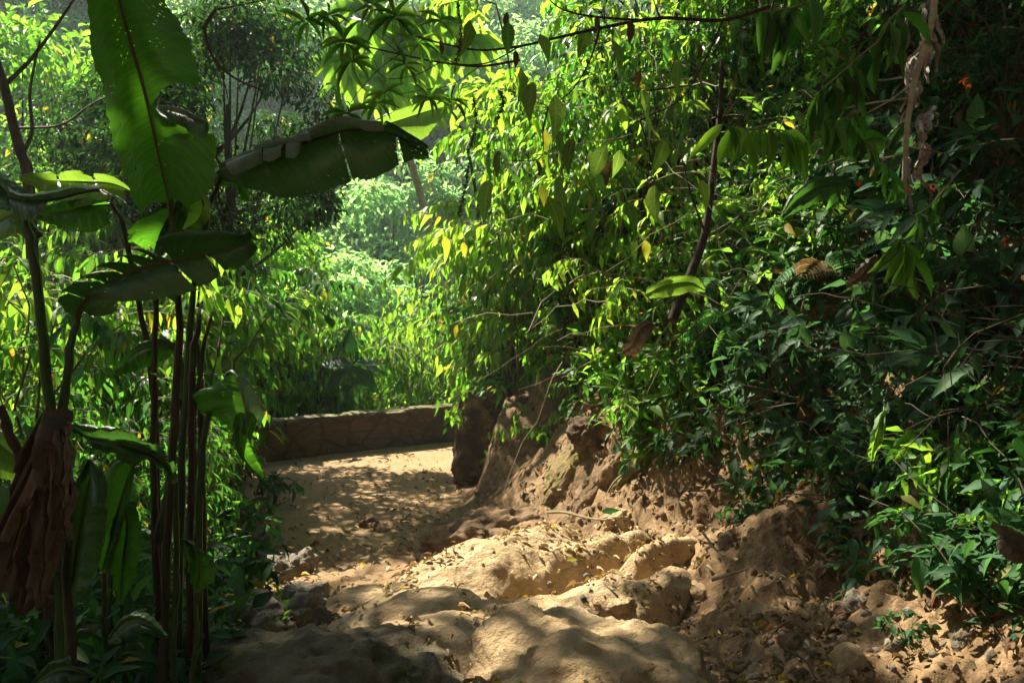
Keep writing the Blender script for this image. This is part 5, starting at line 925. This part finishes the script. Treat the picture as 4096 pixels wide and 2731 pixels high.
# roots, sticks and single fallen leaves
def stick(pts, r, label, mat='paletwig', name='stick', dz=0):
    mb = MB(); S = spline([hit(px, py) if Y is None else at(px, py, Y) for px, py, Y in pts], 20); S[:, 2] += dz; mb.tube(S, np.linspace(r, r * .5, 20), 6); tag(mb.build(name, M[mat]), label, name, 'sticks and roots')
stick([(547, 513, 6.55), (565, 513, 6.5), (590, 519, 6.4), (615, 521, 6.3)], .016, 'straight stick lying on the slope above the pale leaves', dz=.01)
stick([(640, 441, 7.1), (630, 470, 7.0), (615, 484, 7.0), (605, 500, 7.0)], .014, 'bent root running down beside the pale rock ribs', dz=.03)
stick([(703, 532, 4.6), (715, 548, 4.5), (724, 554, 4.4)], .008, 'thin grey root loop on the bare bank')
stick([(785, 648, 3.2), (805, 660, 3.1), (818, 682, 3.0)], .007, 'wiry root trailing down to the bottom edge', 'twig')
stick([(712, 579, 4.2), (732, 573, 4.15), (748, 568, 4.1)], .012, 'pale twig at the foot of the bare bank')
stick([(570, 430, 8.2), (578, 410, 8.2), (580, 385, 8.2)], .006, 'dead stalk standing in the dry leaves above the boulders')
for k, (px, py, Y, L, mt, lb) in enumerate([(603, 513, 6.35, .17, 'mid', 'single green oval leaf lying in the sun'), (752, 612, 4.0, .12, 'litterpale', 'pinkish dry leaf standing on edge at the foot of the bank'), (742, 615, 4.0, .09, 'litterpale', 'smaller pinkish leaf leaning by the bigger one'),
    (672, 585, 4.4, .16, 'litterpale', 'pale crumpled leaf below the bare bank'), (455, 449, 12.2, .3, 'litterpale', 'long pale leaf lying near the squared boulder'), (735, 560, 4.3, .07, 'litterpale', 'pale oval leaf on the red soil'),
    (583, 478, 7.3, .12, 'litterpale', 'cream leaf resting in the hollow of the rib rocks'), (567, 560, 5.2, .10, 'yellow', 'yellow-green leaf on the sunlit litter'), (700, 560, 4.5, .06, 'yellow', 'small yellow leaf near the foot of the bank'),
    (645, 240, 6.1, .16, 'yellow', 'yellow hanging leaf in front of the spur shrubs'), (555, 600, 4.6, .05, 'yellow', 'little yellow leaf by the oblong stone'), (558, 490, 7.2, .10, 'litterpale', 'cream leaf on the red slope below the boulders'),
    (600, 450, 8.0, .14, 'yellow', 'yellow leaf hanging at the edge of the bank shrubs'), (445, 236, 6.5, .16, 'yellow', 'big yellow oval leaf hanging alone left of the spur'), (463, 242, 6.6, .13, 'yellow', 'smaller yellow-green leaf next to the lone yellow one'),
    (545, 130, 6.6, .17, 'yellow', 'yellow leaf in the upper spur, top one of a hanging pair'), (542, 185, 6.6, .17, 'yellow', 'yellow leaf in the upper spur, lower one of a hanging pair')]):
    hang = mt == 'yellow' and py < 460; mb = MB(); p = at(px, py, Y); p[2] = p[2] if hang else max(p[2], gz(p[0], p[1]) + .02)
    leaves(mb, OVATE, p[None], np.array([[.15, 0, -1.]]) if hang else np.array([[.9 - .4 * (k % 3), .3, .25 if k < 3 else .05]]), np.array([[.1, -1, .2]]) if hang else np.array([[.1, -.5, 1.]]), np.array([L]), np.array([.45]))
    tag(mb.build('leaf' if hang else 'fallen_leaf', M[mt]), lb, 'leaf', 'single leaves')

# ------------------------------------------------------------------ trees of the valley and the far slope
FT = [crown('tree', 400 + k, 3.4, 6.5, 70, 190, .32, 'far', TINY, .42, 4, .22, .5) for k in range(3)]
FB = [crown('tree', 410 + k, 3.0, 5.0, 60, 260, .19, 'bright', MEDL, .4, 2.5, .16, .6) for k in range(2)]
DK = [crown('tree', 420 + k, 2.3, 4.2, 60, 300, .15, 'dark', MEDL, .36, 4.5, .16, .5) for k in range(1)]
for k, (px, Y, s, pr, cat, lb) in enumerate([
    (232, 13, .85, DK, 'tree', 'dark small-leaved tree right of the giant leaf, its boughs hanging black'), (120, 16, .9, DK, 'tree', 'dark leafy tree at the top behind the giant leaf'),
    (10, 15, .95, FB, 'tree', 'yellow-green tree on the tangled slope at the frame edge'), (85, 16.5, 1.0, FB, 'tree', 'sunlit tree on the tangled slope'), (165, 18, 1.05, FB, 'tree', 'tree on the slope behind the giant leaf'), (25, 21, 1.55, FB, 'tree', 'tall yellow-green tree filling the corner above the grey leaf'), (-60, 20, 1.1, FB, 'tree', 'tree of the tangled slope cut by the frame edge'),
    (225, 30, 1.15, FT, 'tree', 'green tree of the valley beyond the dark boughs'), (280, 32, 1.1, FT, 'tree', 'bluish tree of the valley above the arching leaf'), (335, 34, 1.1, FT, 'tree', 'pale hazy tree behind the stars of narrow leaves'),
    (390, 33, 1.15, FT, 'tree', 'pale hazy tree behind the slender ringed trunk'), (440, 36, 1.2, FT, 'tree', 'hazy tree beside the spur'), (310, 42, 1.35, FT, 'tree', 'faint tree higher up the far slope, before the dark boughs'), (370, 45, 1.4, FT, 'tree', 'faint tree higher up the far slope in the gap'),
    (430, 44, 1.4, FT, 'tree', 'faint tree higher up the far slope near the seed spikes'), (250, 44, 1.4, FT, 'tree', 'faint tree highest behind the dark boughs'), (345, 25, .8, FT, 'tree', 'mid-distance tree low in the valley above the wall'), (400, 24, .8, FB, 'tree', 'sunlit low tree in the valley above the wall'),
    (300, 23, .8, FT, 'tree', 'shaded low tree behind the bushes of the wall'), (450, 27, .9, FB, 'tree', 'sunlit low tree close to the spur in the valley'), (500, 40, 1.3, FT, 'tree', 'hazy tree peeping past the spur shrubs'), (190, 40, 1.3, FB, 'tree', 'far tree above the flap of the giant leaf'),
    (350, 56, 1.7, FT, 'tree', 'topmost hazy tree in the gap of the valley'), (290, 57, 1.7, FT, 'tree', 'topmost hazy tree left of the gap'), (420, 58, 1.7, FT, 'tree', 'topmost hazy tree right of the gap'), (230, 58, 1.7, FT, 'tree', 'topmost hazy tree beyond the dark boughs'), (140, 45, 1.5, FB, 'tree', 'far tree over the tangled slope'), (60, 40, 1.4, FB, 'tree', 'far tree over the tangled slope near the frame edge')]):
    p = at(px, 340, Y); put(cyc(pr, k), (p[0], Y, gz(p[0], Y) - (1.0 if Y > 20 else .3)), k * 2.2, s, lb, cat, 'trees of the valley and far slope')
# the dark leaning trunk at the frame edge
branch_thing('tree', [(-4, 60, 10), (4, 85, 10), (12, 120, 10), (20, 150, 10), (28, 180, 10), (34, 300, 10)], .05, .075, 'bark', 'dark bare leaning trunk at the upper frame edge', 'tree', [([(4, 85, 10), (30, 60, 10), (60, 20, 10), (80, -10, 10)], .03), ([(14, 128, 10), (60, 125, 10), (90, 105, 10), (120, 90, 10)], .02), ([(22, 155, 10), (32, 130, 10), (30, 90, 10), (40, 40, 10)], .03)])
branch_thing('bough', [(215, 10, 7), (205, 30, 7), (215, 60, 7), (235, 78, 7), (262, 90, 7)], .016, .008, 'bark', 'dark bough curving down right of the giant leaf', 'branch', [([(215, 60, 7), (225, 85, 7), (230, 110, 7)], .008), ([(215, 10, 7), (240, 5, 7), (290, -5, 7)], .01)])
# wood of the far slopes: one mass
def wood(name, label, n, a0, a1, r0, r1, seed, mat, L, cond, lift):
    x, y, g = polar(n, a0, a1, r0, r1, seed); k = cond(x, y, g); x, y = x[k], y[k]; z = terr(x, y); m_ = len(x)
    hgt = lift * np.clip(.45 + .8 * fbm(np.stack([x * .45, y * .45, 0 * x], 1), 3, 41), .05, 1.4); P = np.stack([x, y, z + hgt * g.uniform(.3, 1, m_)], 1) + g.normal(0, .15, (m_, 3))
    D = g.normal(0, 1, (m_, 3)); D[:, 2] -= .7; mb = MB(); leaves(mb, TINY, P, D, np.stack([g.normal(0, .5, m_), g.normal(-.3, .5, m_), np.ones(m_)], 1), L * g.uniform(.6, 1.4, m_) * (np.hypot(x, y) / 30) ** .5, np.full(m_, .42)); return tag(mb.build(name, M[mat]), label, None, None, 'stuff')
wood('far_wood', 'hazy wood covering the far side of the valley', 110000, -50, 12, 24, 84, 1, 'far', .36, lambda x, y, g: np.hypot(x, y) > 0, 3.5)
wood('slope_thicket', 'sunlit thicket on the slope below the wall', 50000, -45, 6, 15.5, 30, 2, 'bright', .16, lambda x, y, g: (dF(x, y) < 2) & (y > 15.2 + .25 * np.clip(x, 0, 9) - .3 * np.clip(-x - 4, 0, 14)), 1.6)
tangle(500, 9, 'bare vines and stems tangled on the left slope', 'paletwig', -45, -20, 12, 24, lambda x, y, g: dL(x, y) > 3, 2.5, 5)

# ------------------------------------------------------------------ haze
V = np.array([(x, y, z) for x in (-90, 90) for y in (-90, 90) for z in (-22, 66)])
mb = MB(); mb.add(V, [(0, 1, 3, 2), (4, 6, 7, 5), (0, 4, 5, 1), (2, 3, 7, 6), (0, 2, 6, 4), (1, 5, 7, 3)])
m = bpy.data.materials.new('haze'); m.use_nodes = True; t = m.node_tree; t.nodes.remove(t.nodes['Principled BSDF'])
pv = N(t, 'ShaderNodeVolumePrincipled'); pv.inputs['Color'].default_value = (.80, .93, 1, 1); pv.inputs['Density'].default_value = .0013; pv.inputs['Anisotropy'].default_value = .3
t.links.new(pv.outputs[0], t.nodes['Material Output'].inputs['Volume'])
hz = mb.build('haze', m, smooth=False); tag(hz, 'thin bluish haze filling the valley', None, None, 'stuff')
